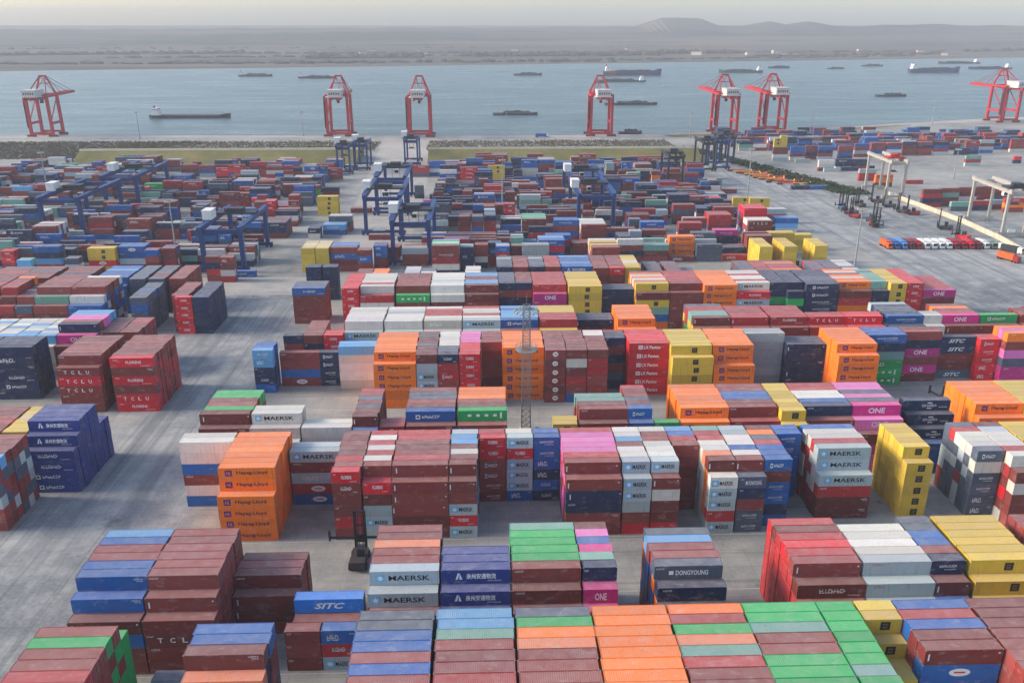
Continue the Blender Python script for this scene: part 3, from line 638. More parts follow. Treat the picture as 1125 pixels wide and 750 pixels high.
(-250.6, 480.0, '2', '333', 'www', 's.', 'bbbnurdws', '-'),
(-209.2, 480.1, '4', '4', 'u', 'u.b.', 'bbbnurdws', '-'),
(68.3, 484.2, '4', '4', 's', 'n.', 'bbbnurdws', '-'),
(-6.6, 484.8, '4', '3333', 'bbbb', 'b.b.', 'bbbnurdws', '-'),
(105.9, 487.6, '4', '555', 'nnn', 'n.n.', 'bbbnurdws', '-'),
(5.9, 489.7, '2', '333', 'bbb', 'b.b.', 'bbbnurdws', '-'),
(-188.6, 489.8, '4', '444', 'bbb', 'b.b.', 'bbbnurdws', '-'),
(-12.9, 490.3, '2', '33', 'nn', 'n.', 'bbbnurdws', '-'),
(44.8, 490.3, '4', '4', 'b', 'b.', 'bbbnurdws', '-'),
(-126.1, 490.4, '2', '444', 'rrR', 'RFRF', 'bbbnurdws', '-'),
(88.4, 491.7, '4', '44', 'bb', 'b.', 'bbbnurdws', '-'),
(-19.3, 493.1, '2', '33', 'bb', 'b.n.', 'bbbnurdws', '-'),
(-276.5, 493.5, '2', '3', 'r', 'rFs.', 'bbbnurdws', '-'),
(-270.6, 496.3, '4', '3', 'w', 'sBb.', 'bbbnurdws', '-'),
(117.1, 496.3, '4', '44', 'bb', 'bFn.', 'bbbnurdws', '-'),
(311.0, 499.0, '4', '3', 'o', 'rFo.', 'bbbnurdws', '-'),
(281.0, 503.1, '4', '2', 'w', 't.', 'bbbnurdws', '-'),
(-98.5, 503.2, '4', '44', 'yy', 'yQyQyQyQ', 'y', '-'),
(158.3, 503.9, '4', '3', 'y', 'yQyQ', 'y', '-'),
(149.1, 506.7, '4', '3', 'y', 'yQyQ', 'y', '-'),
(293.5, 505.5, '4', '2', 'd', 'r.', 'bbbnurdws', '-'),
(-6.2, 506.0, '4', '444', 'uuw', 'uBb.', 'bbbnurdws', '-'),
(77.9, 506.5, '2', '33', 'rr', 'b.', 'bbbnurdws', '-'),
(135.7, 507.5, '2', '33', 'RR', 'RF', 'bbbnurdws', '-'),
(305.5, 508.3, '4', '2', 's', 's.', 'bbbnurdws', '-'),
(-80.2, 509.3, '4', '11', 'bb', 'b.', 'bbbnurdws', '-'),
(-139.4, 513.4, '2', '33', 'rr', 'RF', 'bbbnurdws', '-'),
(102.4, 514.3, '4', '33', 'tt', 'n.', 'bbbnurdws', '-'),
(268.7, 515.0, '4', '4', 'b', 'b.r.', 'bbbnurdws', '-'),
(59.3, 515.7, '4', '3', 'b', 'b.', 'bbbnurdws', '-'),
(19.6, 517.0, '4', '33', 'ns', 'n.', 'bbbnurdws', '-'),
(280.8, 517.8, '4', '4', 'r', 'b.t.', 'bbbnurdws', '-'),
(-177.7, 517.7, '4', '22', 'ws', 'n.', 'bbbnurdws', '-'),
(-37.4, 518.9, '2', '2', 'p', 'p.', 'bbbnurdws', '-'),
(-160.3, 519.6, '4', '4', 'b', 'bFb.', 'bbbnurdws', '-'),
(316.1, 519.6, '4', '4', 'b', 'r.b.', 'bbbnurdws', '-'),
(293.6, 520.4, '4', '4', 'r', 'b.b.', 'bbbnurdws', '-'),
(306.6, 523.1, '4', '4', 'b', 'b.b.', 'bbbnurdws', '-'),
(6.4, 523.3, '2', '33', 'nn', 'n.u.', 'bbbnurdws', '-'),
(88.3, 523.7, '4', '33', 'bb', 'b.', 'bbbnurdws', '-'),
(-176.2, 526.2, '2', '3', 'n', 'n.', 'bbbnurdws', '-'),
(29.6, 528.6, '4', '33', 'bb', 'rFb.', 'bbbnurdws', '-'),
(12.7, 529.2, '2', '33', 'wb', 'b.b.', 'bbbnurdws', '-'),
(-276.4, 532.3, '4', '22', 'ww', 'b.b.', 'bbbnurdws', '-'),
(-13.9, 533.1, '2', '33', 'wb', 'b.b.', 'bbbnurdws', '-'),
(-20.2, 536.4, '2', '33', 'nn', 'n.b.', 'bbbnurdws', '-'),
(-34.6, 536.5, '4', '22', 'un', 'n.', 'bbbnurdws', '-'),
(38.7, 537.6, '4', '333', 'bbb', 'b.', 'bbbnurdws', '-'),
(-294.6, 542.3, '4', '4', 'l', 'l.b.', 'bbbnurdws', '-'),
(-259.3, 544.3, '4', '4', 'b', 'b.b.', 'bbbnurdws', '-'),
(-175.3, 548.1, '4', '4', 'd', 'd.n.', 'bbbnurdws', '-'),
(-287.6, 548.5, '4', '4', 'r', 'rBb.', 'bbbnurdws', '-'),
(-156.7, 550.2, '4', '33', 'bb', 'rFm.', 'bbbnurdws', '-'),
(-249.0, 550.5, '4', '4', 'b', 'b.b.', 'bbbnurdws', '-'),
(-226.3, 552.5, '4', '33', 'rr', 'rLo.', 'bbbnurdws', '-'),
(-144.2, 553.1, '4', '3', 'r', 'r.', 'bbbnurdws', '-'),
(-45.4, 553.2, '2', '3', 'd', 'd.d.', 'bbbnurdws', '-'),
(-308.6, 555.1, '4', '3', 'b', 'b.b.', 'bbbnurdws', '-'),
(-193.6, 555.3, '4', '44', 'bb', 'rFb.', 'bbbnurdws', '-'),
(-118.6, 555.5, '4', '33', 'sb', 'bFg.b.', 'bbbnurdws', '-'),
(-275.3, 557.3, '4', '3', 'b', 'b.w.', 'bbbnurdws', '-'),
(-131.1, 559.2, '4', '33', 'ss', 'b.b.', 'bbbnurdws', '-'),
(-207.6, 559.2, '4', '44', 'rb', 'r.b.', 'bbbnurdws', '-'),
(-107.5, 564.2, '4', '2', 'n', 'n.', 'bbbnurdws', '-'),
(156.0, 564.5, '4', '1', 'b', 'b.', 'bbbnurdws', '-'),
(-221.9, 565.5, '4', '33', 'gg', 'gBg.', 'bbbnurdws', '-'),
(-168.7, 570.6, '4', '33', 'tt', 'nLn.', 'bbbnurdws', '-'),
(104.2, 571.6, '2', '5', 'n', 'n.n.', 'bbbnurdws', '-'),
(-3.3, 572.3, '2', '3', 'b', 'b.b.', 'bbbnurdws', '-'),
(-246.0, 573.1, '4', '33', 'bb', 'b.', 'bbbnurdws', '-'),
(126.0, 573.7, '4', '2', 'r', 'r.', 'bbbnurdws', '-'),
(148.2, 574.6, '4', '33', 'tb', 'tBt.b.', 'bbbnurdws', '-'),
(221.4, 576.0, '4', '1', 'u', 'u.', 'bbbnurdws', '-'),
(209.0, 576.4, '4', '1', 'n', 'n.', 'bbbnurdws', '-'),
(96.8, 581.6, '4', '44', 'tt', 't.rFg.', 'bbbnurdws', '-'),
(141.7, 582.1, '4', '11', 'ro', 'rF', 'bbbnurdws', '-'),
(20.1, 582.3, '2', '3', 'n', 'n.n.', 'bbbnurdws', '-'),
(270.5, 585.5, '4', '3', 'o', 'oHo.', 'bbbnurdws', '-'),
(114.9, 588.6, '2', '4', 'o', 'b.o.', 'bbbnurdws', '-'),
(-16.9, 590.9, '4', '5', 'R', 'RFRFRFRF', 'bbbnurdws', '-'),
(297.1, 595.2, '4', '1', 'r', 'r.', 'bbbnurdws', '-'),
(14.9, 595.3, '2', '2', 'b', 'b.', 'bbbnurdws', '-'),
(-277.5, 609.0, '2', '4', 'u', 'uBu.', 'bbbnurdws', '-'),
(269.0, 609.1, '4', '3', 'w', 's.', 'bbbnurdws', '-'),
(97.6, 611.8, '2', '5', 'u', 'uBuB', 'bbbnurdws', '-'),
(-260.1, 612.4, '2', '4', 'u', 'uBu.', 'bbbnurdws', '-'),
(-134.8, 612.4, '2', '4', 'n', 'n.b.', 'bbbnurdws', '-'),
(50.4, 613.3, '4', '55', 'ud', 'u.n.', 'bbbnurdws', '-'),
(2.5, 616.3, '4', '4', 'y', 'yQyQ', 'y', '-'),
(-273.3, 616.9, '4', '4', 'r', 'rFr.', 'bbbnurdws', '-'),
(-143.0, 620.9, '2', '4', 'b', 'b.n.', 'bbbnurdws', '-'),
(39.2, 622.3, '4', '55', 'un', 'u.b.', 'bbbnurdws', '-'),
(26.7, 622.7, '4', '55', 'uu', 'uBu.', 'bbbnurdws', '-'),
(-150.6, 623.7, '2', '2', 'u', 'u.', 'bbbnurdws', '-'),
(-114.9, 625.5, '4', '3', 'r', 'rFrF', 'bbbnurdws', '-'),
(-27.7, 625.7, '4', '44', 'bu', 'b.u.', 'bbbnurdws', '-'),
(-184.4, 626.4, '4', '4', 'r', 'rFR.', 'bbbnurdws', '-'),
(-218.4, 627.5, '4', '4', 'b', 'b.b.', 'bbbnurdws', '-'),
(-194.2, 629.2, '4', '3', 'R', 'RFR.', 'bbbnurdws', '-'),
(-256.3, 628.7, '4', '4', 'g', 'g.t.', 'bbbnurdws', '-'),
(-13.4, 632.8, '4', '5', 'u', 'u.n.', 'bbbnurdws', '-'),
(-131.6, 634.3, '4', '3', 'u', 'uLr.', 'bbbnurdws', '-'),
(-159.5, 635.2, '4', '3', 'b', 'b.', 'bbbnurdws', '-'),
(-52.9, 636.1, '4', '3', 'o', 'rFr.', 'bbbnurdws', '-'),
(-172.0, 638.9, '4', '4', 'b', 'r.b.r.', 'bbbnurdws', '-'),
(-41.0, 639.2, '4', '4', 'r', 'u.u.', 'bbbnurdws', '-'),
(76.9, 639.9, '4', '4', 'u', 'u.w.', 'bbbnurdws', '-'),
(-210.6, 641.1, '4', '3', 'u', 'b.u.', 'bbbnurdws', '-'),
(259.0, 648.9, '4', '1', 'w', 's.', 'bbbnurdws', '-'),
(274.6, 652.8, '4', '1', 'n', 'n.', 'bbbnurdws', '-'),
(255.6, 653.0, '4', '3', 'w', 'wBw.', 'bbbnurdws', '-'),
(283.2, 656.7, '4', '3', 'n', 'n.n.', 'bbbnurdws', '-'),
(290.4, 659.5, '4', '1', 'n', 'n.', 'bbbnurdws', '-'),
(270.6, 657.1, '4', '3', 'n', 'nBn.', 'bbbnurdws', '-'),
(380.9, 672.9, '4', '3', 't', 'tB', 'bbbnurdws', '-'),
(428.0, 685.8, '2', '2', 'R', 'R.', 'bbbnurdws', '-'),
(252.8, 695.6, '4', '1', 'w', 's.', 'bbbnurdws', '-'),
(236.7, 704.2, '4', '4', 'b', 'b.b.', 'bbbnurdws', '-'),
(276.0, 708.5, '4', '4', 'u', 'u.n.b.', 'bbbnurdws', '-'),
(252.7, 709.2, '4', '4', 's', 'u.u.b.', 'bbbnurdws', '-'),
(294.7, 713.5, '4', '4', 'b', 'b.b.u.', 'bbbnurdws', '-'),
(267.5, 714.4, '4', '4', 'b', 'b.b.n.', 'bbbnurdws', '-'),
(241.3, 718.0, '2', '6', 'y', 'yQyQ', 'y', '-'),
(312.9, 724.4, '4', '4', 'n', 'u.b.', 'bbbnurdws', '-'),
(343.1, 729.2, '4', '44', 'bo', 'b.u.', 'bbbnurdws', '-'),
(329.2, 729.7, '4', '44', 'rb', 'b.b.u.', 'bbbnurdws', '-'),
(386.2, 733.8, '4', '4', 'r', 'n.u.', 'bbbnurdws', '-'),
(372.2, 734.3, '4', '44', 'rb', 'b.n.', 'bbbnurdws', '-'),
(359.0, 734.7, '4', '4', 'n', 'n.b.', 'bbbnurdws', '-'),
(405.2, 734.8, '4', '2', 'd', 'n.n.', 'bbbnurdws', '-'),
(252.6, 736.1, '2', '6', 'y', 'y.y.', 'y', '-'),
(415.9, 738.9, '4', '4', 'b', 'rFb.', 'bbbnurdws', '-'),
(431.8, 744.5, '4', '4', 'w', 's.b.', 'bbbnurdws', '-'),
(462.3, 749.8, '4', '4', 'b', 'b.r.', 'bbbnurdws', '-'),
(461.1, 772.2, '4', '3', 'n', 'n.', 'bbbnurdws', '-'),
]
def fill_yard():
    # the remaining low rows of the gantry yard, kept clear of every traced stack, the crane legs and the roads
    rg = random.Random(5); occ = []
    base = occ
    for X, Y0, L, hs, T, F, fill, nick in STACKS:
        rows = [i for i, c in enumerate(hs) if c != '0']; occ.append((X, X + LEN[L], Y0 + rows[0] * PITCH, Y0 + (rows[-1] + 1) * PITCH))
    for gx, gy, w, d in GANTRY:
        for x in (gx, gx + w):
            for y in (gy, gy + d): occ.append((x - 4, x + 4, y - 2, y + 2))
    # blocks of six rows; every bay keeps to the same grid, its rows stacked to different heights
    for xa, xb, ys, p in ((-352, -112, (390,418,446,474,502,530,558,586,614,642,666), .74), (-32, 152, (392,420,448,476,504,532,560,588,616,644,668), .78), (226, 520, (765,790,815,840), .85)):
        for y in ys:
            x = xa; near = 6 if y < 760 else 5
            while x < xb:
                L = rg.choice('44442'); l = LEN[L]; top = rg.choice((2,3,3,4))
                if rg.random() < p:
                    hs = [max(0, top - rg.choice((0,0,0,1,1,2))) for _ in range(near)]
                    pal = rg.choice(('bnud', 'nnud', 'bbbn', 'bbnuw', 'bdtns', 'rbnu'))
                    for i in range(near):      # each row is its own little stack, so that it can give way to a traced one
                        if not hs[i]: continue
                        bx = (x, x + l, y + i * PITCH, y + (i + 1) * PITCH)
                        if not any(bx[0] < o[1] + .3 and o[0] < bx[1] + .3 and bx[2] < o[3] + .1 and o[2] < bx[3] + .1 for o in base):
                            T = rg.choice(pal); STACKS.append((x, y + i * PITCH, L, str(hs[i]), T, T + rg.choice(('.', '.', '.', 'B', 'b')), pal, '-'))
                x += l + rg.choice((.4,.4,.4,.5,3))
GANTRY = ((-127.5,381,17.5,46),(-231,449,20,52),(-226,516,19,52),(-43,391,16.8,46),(-63.5,452,18.5,50),(-64.5,513,17,48),(50,451,18.5,48),(51,506,18.5,44),(127,592,10,24),(166,655,9,24),(179,664,9,24),(190,690,10,24))
fill_yard()
def expand():
    out = []
    rng = random.Random(11)
    for si, (X, Y0, L, hs, T, F, fill, nick) in enumerate(STACKS):
        hs = [int(c) for c in hs]; mx = max(hs); rs = hs.index(mx)
        segs = [[s[i:i+2] for i in range(0, len(s), 2)] for s in F.split('/')]
        rows = [i for i, h in enumerate(hs) if h]
        for i, h in enumerate(hs):
            jx = rng.uniform(-.16, .16)
            for k in range(h):
                col, code = None, '.'
                if k == h - 1 and i >= rs and i - rs < len(T): col = T[i - rs]
                d = rs - i
                if 0 <= d < len(segs) and h - 1 - k < len(segs[d]): col, code = segs[d][h - 1 - k]
                if col is None: col = rng.choice(fill)
                if code == 'B' or (code == 'F' and col == 'b'): code = 'BVWY'[(si * 7 + (k // 2)) % 4]
                if code == '.' and i <= rs and rng.random() < .45 and col in 'bBrndt': code = rng.choice('iibj')
                if code == '.' and i <= rs and rng.random() < .8: code = rng.choice('jjb')
                out.append(dict(si=si, x=X + jx + rng.uniform(-.05, .05), y=Y0 + i * PITCH + rng.uniform(-.012, .012), z=k * HH, L=L, col=col, code=code,
                                rgb=vary(col, rng), row=rows.index(i), nrow=len(rows), tier=k, h=h, nick=nick, dx=rng.uniform(-.35, .35) * (1 if L == '4' else .35), dz=rng.uniform(-.14, .14)))
    return out
CONT = expand()
# which containers show largest from the photograph's viewpoint
def pick(n=300):
    vs, fs = [], []
    for c in CONT:
        b = len(vs); x0, x1, y0, y1, z0, z1 = c['x'], c['x'] + LEN[c['L']], c['y'], c['y'] + WW, c['z'], c['z'] + HH - .02
        vs += [(x0,y0,z0),(x1,y0,z0),(x1,y1,z0),(x0,y1,z0),(x0,y0,z1),(x1,y0,z1),(x1,y1,z1),(x0,y1,z1)]
        fs += [tuple(i + b for i in f) for f in ((3,2,1,0),(4,5,6,7),(0,1,5,4),(1,2,6,5),(2,3,7,6),(3,0,4,7))]
    t = BVHTree.FromPolygons(vs, fs)
    m = cam.rotation_euler.to_matrix(); o = Vector((0,0,CAM_H)); cnt = {}
    for py in range(0, 341):
        for px in range(0, 512):
            d = m @ Vector(((px + .5 - 256) / 512 * 36, -(py + .5 - 170.5) / 512 * 36, -cam_d.lens))
            h = t.ray_cast(o, d.normalized(), 900)
            if h[2] is not None: cnt[h[2] // 6] = cnt.get(h[2] // 6, 0) + 1
    for i, c in enumerate(CONT): c['vis'] = cnt.get(i, 0)
    return set(sorted(cnt, key=lambda i: -cnt[i])[:n])
PICK = pick()

# ---------------------------------------------------------------- lettering
def text_polys(s, height, bold=0.0, shear=0.0, space=1.0):
    cu = bpy.data.curves.new('letters', 'FONT'); cu.body = s; cu.size = height * 1.38; cu.offset = bold; cu.shear = shear; cu.resolution_u = 2; cu.space_character = space
    o = bpy.data.objects.new('letters', cu); COL.objects.link(o)
    dg = bpy.context.evaluated_depsgraph_get(); ev = o.evaluated_get(dg); me = ev.to_mesh()
    vs = [(v.co.x, v.co.y) for v in me.vertices]; fs = [tuple(p.vertices) for p in me.polygons]
    ev.to_mesh_clear(); bpy.data.objects.remove(o); bpy.data.curves.remove(cu)
    return vs, fs
def fit(poly, x0, x1, z0, z1, col):
    vs, fs = poly
    ax, bx = min(v[0] for v in vs), max(v[0] for v in vs); az, bz = min(v[1] for v in vs), max(v[1] for v in vs)
    return ([(x0 + (x - ax) / (bx - ax) * (x1 - x0), z0 + (z - az) / (bz - az) * (z1 - z0)) for x, z in vs], fs, col)
def rect(x0, x1, z0, z1, col): return ([(x0,z0),(x1,z0),(x1,z1),(x0,z1)], [(0,1,2,3)], col)
def bars(x0, x1, z0, z1, n, col, seed=1):
    r = random.Random(seed); out = []; w = (x1 - x0) / n
    for k in range(n):       # lettering too small to read in the photograph: letter-sized strokes
        a = x0 + k * w; g = w * .8
        out.append(rect(a, a + g * .25, z0, z1, col))
        for q in range(2):
            h = z0 + (z1 - z0) * r.choice((0, .4, .8)); out.append(rect(a + g * .26, a + g, h, h + (z1 - z0) * .2, col))
        if r.random() < .6: out.append(rect(a + g * .78, a + g, z0 + (z1-z0)*.21 , z0 + (z1-z0)*.39, col))
    return out
_lc = {}
def letters(code, L):
    key = (code, L)
    if key in _lc: return _lc[key]
    l = LEN[L]; f = l / 12.19; P = []
    def X(a): return a * f
    if code == 'M':
        P = [rect(X(.9), X(.9) + 1.5, .65, 2.15, 'c')]
        st = []
        for k in range(14):
            r_ = .66 if k % 2 == 0 else .3; a = math.pi / 2 + k * math.pi / 7; st.append((X(.9) + .75 + r_ * math.cos(a), 1.4 + r_ * math.sin(a)))
        P.append((st, [tuple(range(14))], 'w2')); x0 = X(.9) + (2.2 if L == '4' else 1.7)
        P.append(fit(text_polys('MAERSK', 1, .02), x0, X(10.3), .9, 1.95, 'k'))
    elif code == 'O': P = [fit(text_polys('ONE', 1.6, .05), X(4.0), X(8.2), .65, 2.15, 'w')]
    elif code == 'H':
        P = [rect(X(1.5), X(1.5) + 1.5, .65, 2.1, 'p'), fit(text_polys('HL', 1, .04, .3), X(1.5) + .2, X(1.5) + 1.3, .95, 1.8, 'o2'),
             fit(text_polys('Hapag-Lloyd', 1, .02), X(4.0), X(10.6), .85, 1.95, 'n')]
    elif code == 'Q':
        c_ = X(7.0); P = [rect(c_ - .8, c_ + .8, .6, 2.2, 'k'), fit(text_polys('m', 1, .04), c_ - .4, c_ + .4, 1.5, 1.85, 'y2'), fit(text_polys('sc', 1, .04), c_ - .4, c_ + .4, .95, 1.3, 'y2')]
    elif code == 'A':
        P = [([(X(2.3),.8),(X(2.7),.8),(X(3.0),2.1),(X(2.7),2.1)], [(0,1,2,3)], 'w'), ([(X(3.0),2.1),(X(3.2),1.7),(X(3.5),.8),(X(3.0),.8)], [(0,1,2,3)], 'w'),
             fit(text_polys('泉州安通物流', 1, .03), X(4.2), X(9.4), .85, 2.0, 'w')] + bars(X(8.0), X(10.4), .4, .6, 9, 'w', 3)
    elif code == 'S': P = [fit(text_polys('SITC', 1.2, .05, .35), X(3.5), X(8.9), .75, 2.0, 'w')]
    elif code == 'T':
        for k, ch in enumerate('TCLU'): P.append(fit(text_polys(ch, 1, .03), X(2.4 + k * 2.1), X(3.3 + k * 2.1), .9, 1.95, 'w'))
        P += bars(X(.6), X(1.8), 2.1, 2.4, 5, 'w', 4)
    elif code == 'F':
        P = [fit(text_polys('FLORENS', 1, .03), X(4.2), X(8.6), 1.15, 2.0, 'w')] + bars(X(.7), X(2.0), 2.1, 2.4, 5, 'w', 5) + bars(X(8.2), X(10.8), .45, .65, 9, 'w', 6)
    elif code == 'D':
        P = [rect(X(2.9), X(3.7), .95, 1.75, 'w'), fit(text_polys('DONGYOUNG', 1, .03), X(4.1), X(9.9), .85, 1.85, 'w')] + bars(X(.6), X(2.1), 2.05, 2.35, 7, 'w', 7)
    elif code == 'E':
        for k in range(4): P.append(rect(X(2.1 + k * 2.1), X(3.0 + k * 2.1), 1.1, 1.75, 'w'))
        P.append(rect(X(10.1), X(10.6), .6, 2.2, 'w'))
    elif code == 'X':
        P = [rect(X(2.6), X(3.9), .85, 2.1, 'w'), fit(text_polys('LX', 1, .05), X(2.9), X(3.6), 1.15, 1.8, 'r2'), fit(text_polys('LX Pantos', 1, .04), X(4.2), X(9.2), .95, 2.0, 'w')]
    elif code == 'g': P = [fit(text_polys('HEUNG-A', 1, .04), X(2.6), X(9.4), .85, 1.95, 'w')]
    elif code == 'L':
        e = [(X(6.2) + X(1.7) * math.cos(a * math.pi / 8), 1.4 + .75 * math.sin(a * math.pi / 8)) for a in range(16)]
        P = [(e, [tuple(range(16))], 'w')] + [rect(X(6.2) - X(.9), X(6.2) + X(.9), 1.25, 1.55, 'r2')]
    elif code == 'B': P = bars(X(3.8), X(8.6), 1.1, 1.95, 9, 'w', 8) + bars(X(9.0), X(11.2), .5, .75, 8, 'w', 9)
    elif code == 'V': P = bars(X(2.2), X(6.8), .85, 2.0, 5, 'w', 21) + bars(l - X(2.2), l - X(.6), 2.15, 2.4, 6, 'w', 22)
    elif code == 'W': P = bars(X(3.0), X(9.4), 1.25, 1.8, 13, 'w', 23) + bars(X(5.0), X(9.4), .75, .95, 12, 'w', 24)
    elif code == 'Y': P = [rect(X(2.4), X(3.5), .8, 1.9, 'w'), rect(X(2.65), X(3.25), 1.1, 1.6, 'n2')] + bars(X(4.0), X(8.4), 1.0, 1.75, 7, 'w', 25)
    elif code == 'K':
        P = bars(X(4.6), X(8.4), 1.1, 1.75, 9, 'w', 10) + [rect(X(5.9), X(7.1), 2.0, 2.3, 'w'), rect(X(5.9), X(7.1), .55, .8, 'w')] + bars(X(9.0), X(11.2), .85, 1.15, 8, 'w', 9)
    elif code in 'G': P = bars(X(2.5), X(9.8), .9, 1.9, 10, 'w', 12)
    elif code == 'b': P = bars(X(.6), X(2.2), 2.05, 2.4, 6, 'w', 13)
    elif code == 'r': P = bars(X(1.4), X(3.4), 1.9, 2.3, 6, 'r', 14)
    elif code == 'o': P = bars(X(3.4), X(5.4), .9, 1.9, 3, 'w', 15)
    elif code == 'j': P = bars(l - X(2.2), l - X(.6), 2.15, 2.4, 6, 'w', 16) + bars(l - X(1.7), l - X(.6), 1.8, 2.0, 4, 'w', 17)
    elif code == 'i': P = [rect(X(.55), X(.55) + .24, .75, 2.0, 'w'), rect(l - .75, l - .45, 1.9, 2.15, 'w')]
    _lc[key] = P; return P

# ---------------------------------------------------------------- container parts (shared meshes)
def ribs(l, n, depth, start):
    pts = []; step = (l - 2 * start) / n
    for k in range(n):
        a = start + k * step
        pts += [(a, 0), (a + step * .36, 0), (a + step * .5, depth), (a + step * .86, depth)]
    pts.append((l - start, 0)); return pts
def wall_mesh(L):
    l = LEN[L]; mb = MB(); z0, z1 = .16, HH - .02 - .12
    n = 36 if L == '4' else 18
    p = ribs(l, n, .036, .14)
    for y, s in ((.012, 1), (WW - .012, -1)):
        k = len(p); vs = [(x, y + s * d, z0) for x, d in p] + [(x, y + s * d, z1) for x, d in p]
        mb.add(vs, [((i, i+1, k+i+1, k+i) if s > 0 else (i+1, i, k+i, k+i+1)) for i in range(k - 1)])
    q = ribs(WW, 8, .036, .14); k = len(q)
    mb.add([(.012 + d, y, z0) for y, d in q] + [(.012 + d, y, z1) for y, d in q], [(i+1, i, k+i, k+i+1) for i in range(k-1)])
    mb.box(.15, l - .15, .12, WW - .12, .1, .16)
    return mb.mesh('shipping_container', M_PAINT)
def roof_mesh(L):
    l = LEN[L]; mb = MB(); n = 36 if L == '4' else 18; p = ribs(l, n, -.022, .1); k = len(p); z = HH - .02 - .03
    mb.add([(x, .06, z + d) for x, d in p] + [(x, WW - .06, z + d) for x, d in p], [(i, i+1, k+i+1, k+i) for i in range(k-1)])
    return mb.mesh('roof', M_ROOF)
def frame_mesh(L):
    l = LEN[L]; mb = MB(); t = HH - .02
    for x in (0, l - .16):
        for y in (0, WW - .14): mb.box(x + .003, x + .157, y + .003, y + .137, .12, t - .12)
    for y in (.003, WW - .083):
        mb.box(.16, l - .16, y, y + .08, .0, .15); mb.box(.16, l - .16, y, y + .08, t - .11, t - .005)
    for x in (.003, l - .083):
        mb.box(x, x + .08, .14, WW - .14, .0, .15); mb.box(x, x + .08, .14, WW - .14, t - .11, t - .005)
    for x in (0, l - .178):
        for y in (0, WW - .162):
            for z in (0, t - .118): mb.box(x, x + .178, y, y + .162, z, z + .118, 1)
    return mb.mesh('frame', [M_PAINT, M_CAST])
def door_mesh(L, side):
    l = LEN[L]; mb = MB(); y0, y1 = (.15, WW / 2 - .01) if side == 0 else (WW / 2 + .01, WW - .15)
    mb.box(l - .07, l - .02, y0, y1, .155, HH - .135)
    for z in (.6, 1.2, 1.8): mb.box(l - .02, l - .008, y0 + .05, y1 - .05, z, z + .12)
    for f in (.3, .72):
        y = y0 + (y1 - y0) * f; mb.cyl((l + .012, y, .14), (l + .012, y, HH - .13), .022, 6, m=1); mb.box(l - .006, l + .03, y - .16, y + .02, 1.02, 1.1, 1)
    return mb.mesh('door', [M_PAINT, M_RODS])
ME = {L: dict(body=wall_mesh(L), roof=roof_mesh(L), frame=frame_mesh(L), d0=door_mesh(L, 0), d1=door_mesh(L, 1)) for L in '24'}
_lm = {}
def letter_mesh(code, L):
    if (code, L) not in _lm:
        mb = MB(); cols = []
        for vs, fs, col in letters(code, L):
            c = col[0]; y = .004 if len(col) == 2 else .008
            if c not in cols: cols.append(c)
            mb.add([(x, -(y if y == .008 else .003), z) if False else (x, -.003 if len(col) == 1 else -.007, z) for x, z in vs], fs, cols.index(c))
        _lm[(code, L)] = mb.mesh('lettering', [M_LET[c] for c in cols])
    return _lm[(code, L)]
ORD = ['front', 'second', 'third', 'fourth', 'fifth', 'sixth', 'seventh', 'eighth']
TOP = ['topmost', 'second from top', 'third from top', 'fourth from top', 'fifth from top', 'bottom']
GROUP = 'stacked shipping containers'
def add_container(c):
    L = c['L']; m = ME[L]
    def mk(name, me, parent=None):
        o = bpy.data.objects.new(name, me); COL.objects.link(o); o.color = c['rgb']
        if parent: o.parent = parent
        return o
    root = mk('shipping_container', m['body']); root.location = (c['x'], c['y'], c['z'])
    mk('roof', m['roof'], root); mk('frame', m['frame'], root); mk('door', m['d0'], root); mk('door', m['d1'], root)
    if c['code'] != '.' and letters(c['code'], L): mk('lettering', letter_mesh(c['code'], L), root).location = (c['dx'], 0, c['dz'])
    row = 'only' if c['nrow'] == 1 else ('rear' if c['row'] == c['nrow'] - 1 else ORD[c['row']])
    t = TOP[min(5, c['h'] - 1 - c['tier'])]
    lab = '%s %s container, %s in %s row of %s' % ('long' if L == '4' else 'short', CN[c['col']], t, row, c['nick'] if c['nick'] != '-' else 'stack at %d %d' % (c['x'], c['y']))
    tag(root, lab, 'container', GROUP)
for i in sorted(PICK): add_container(CONT[i])

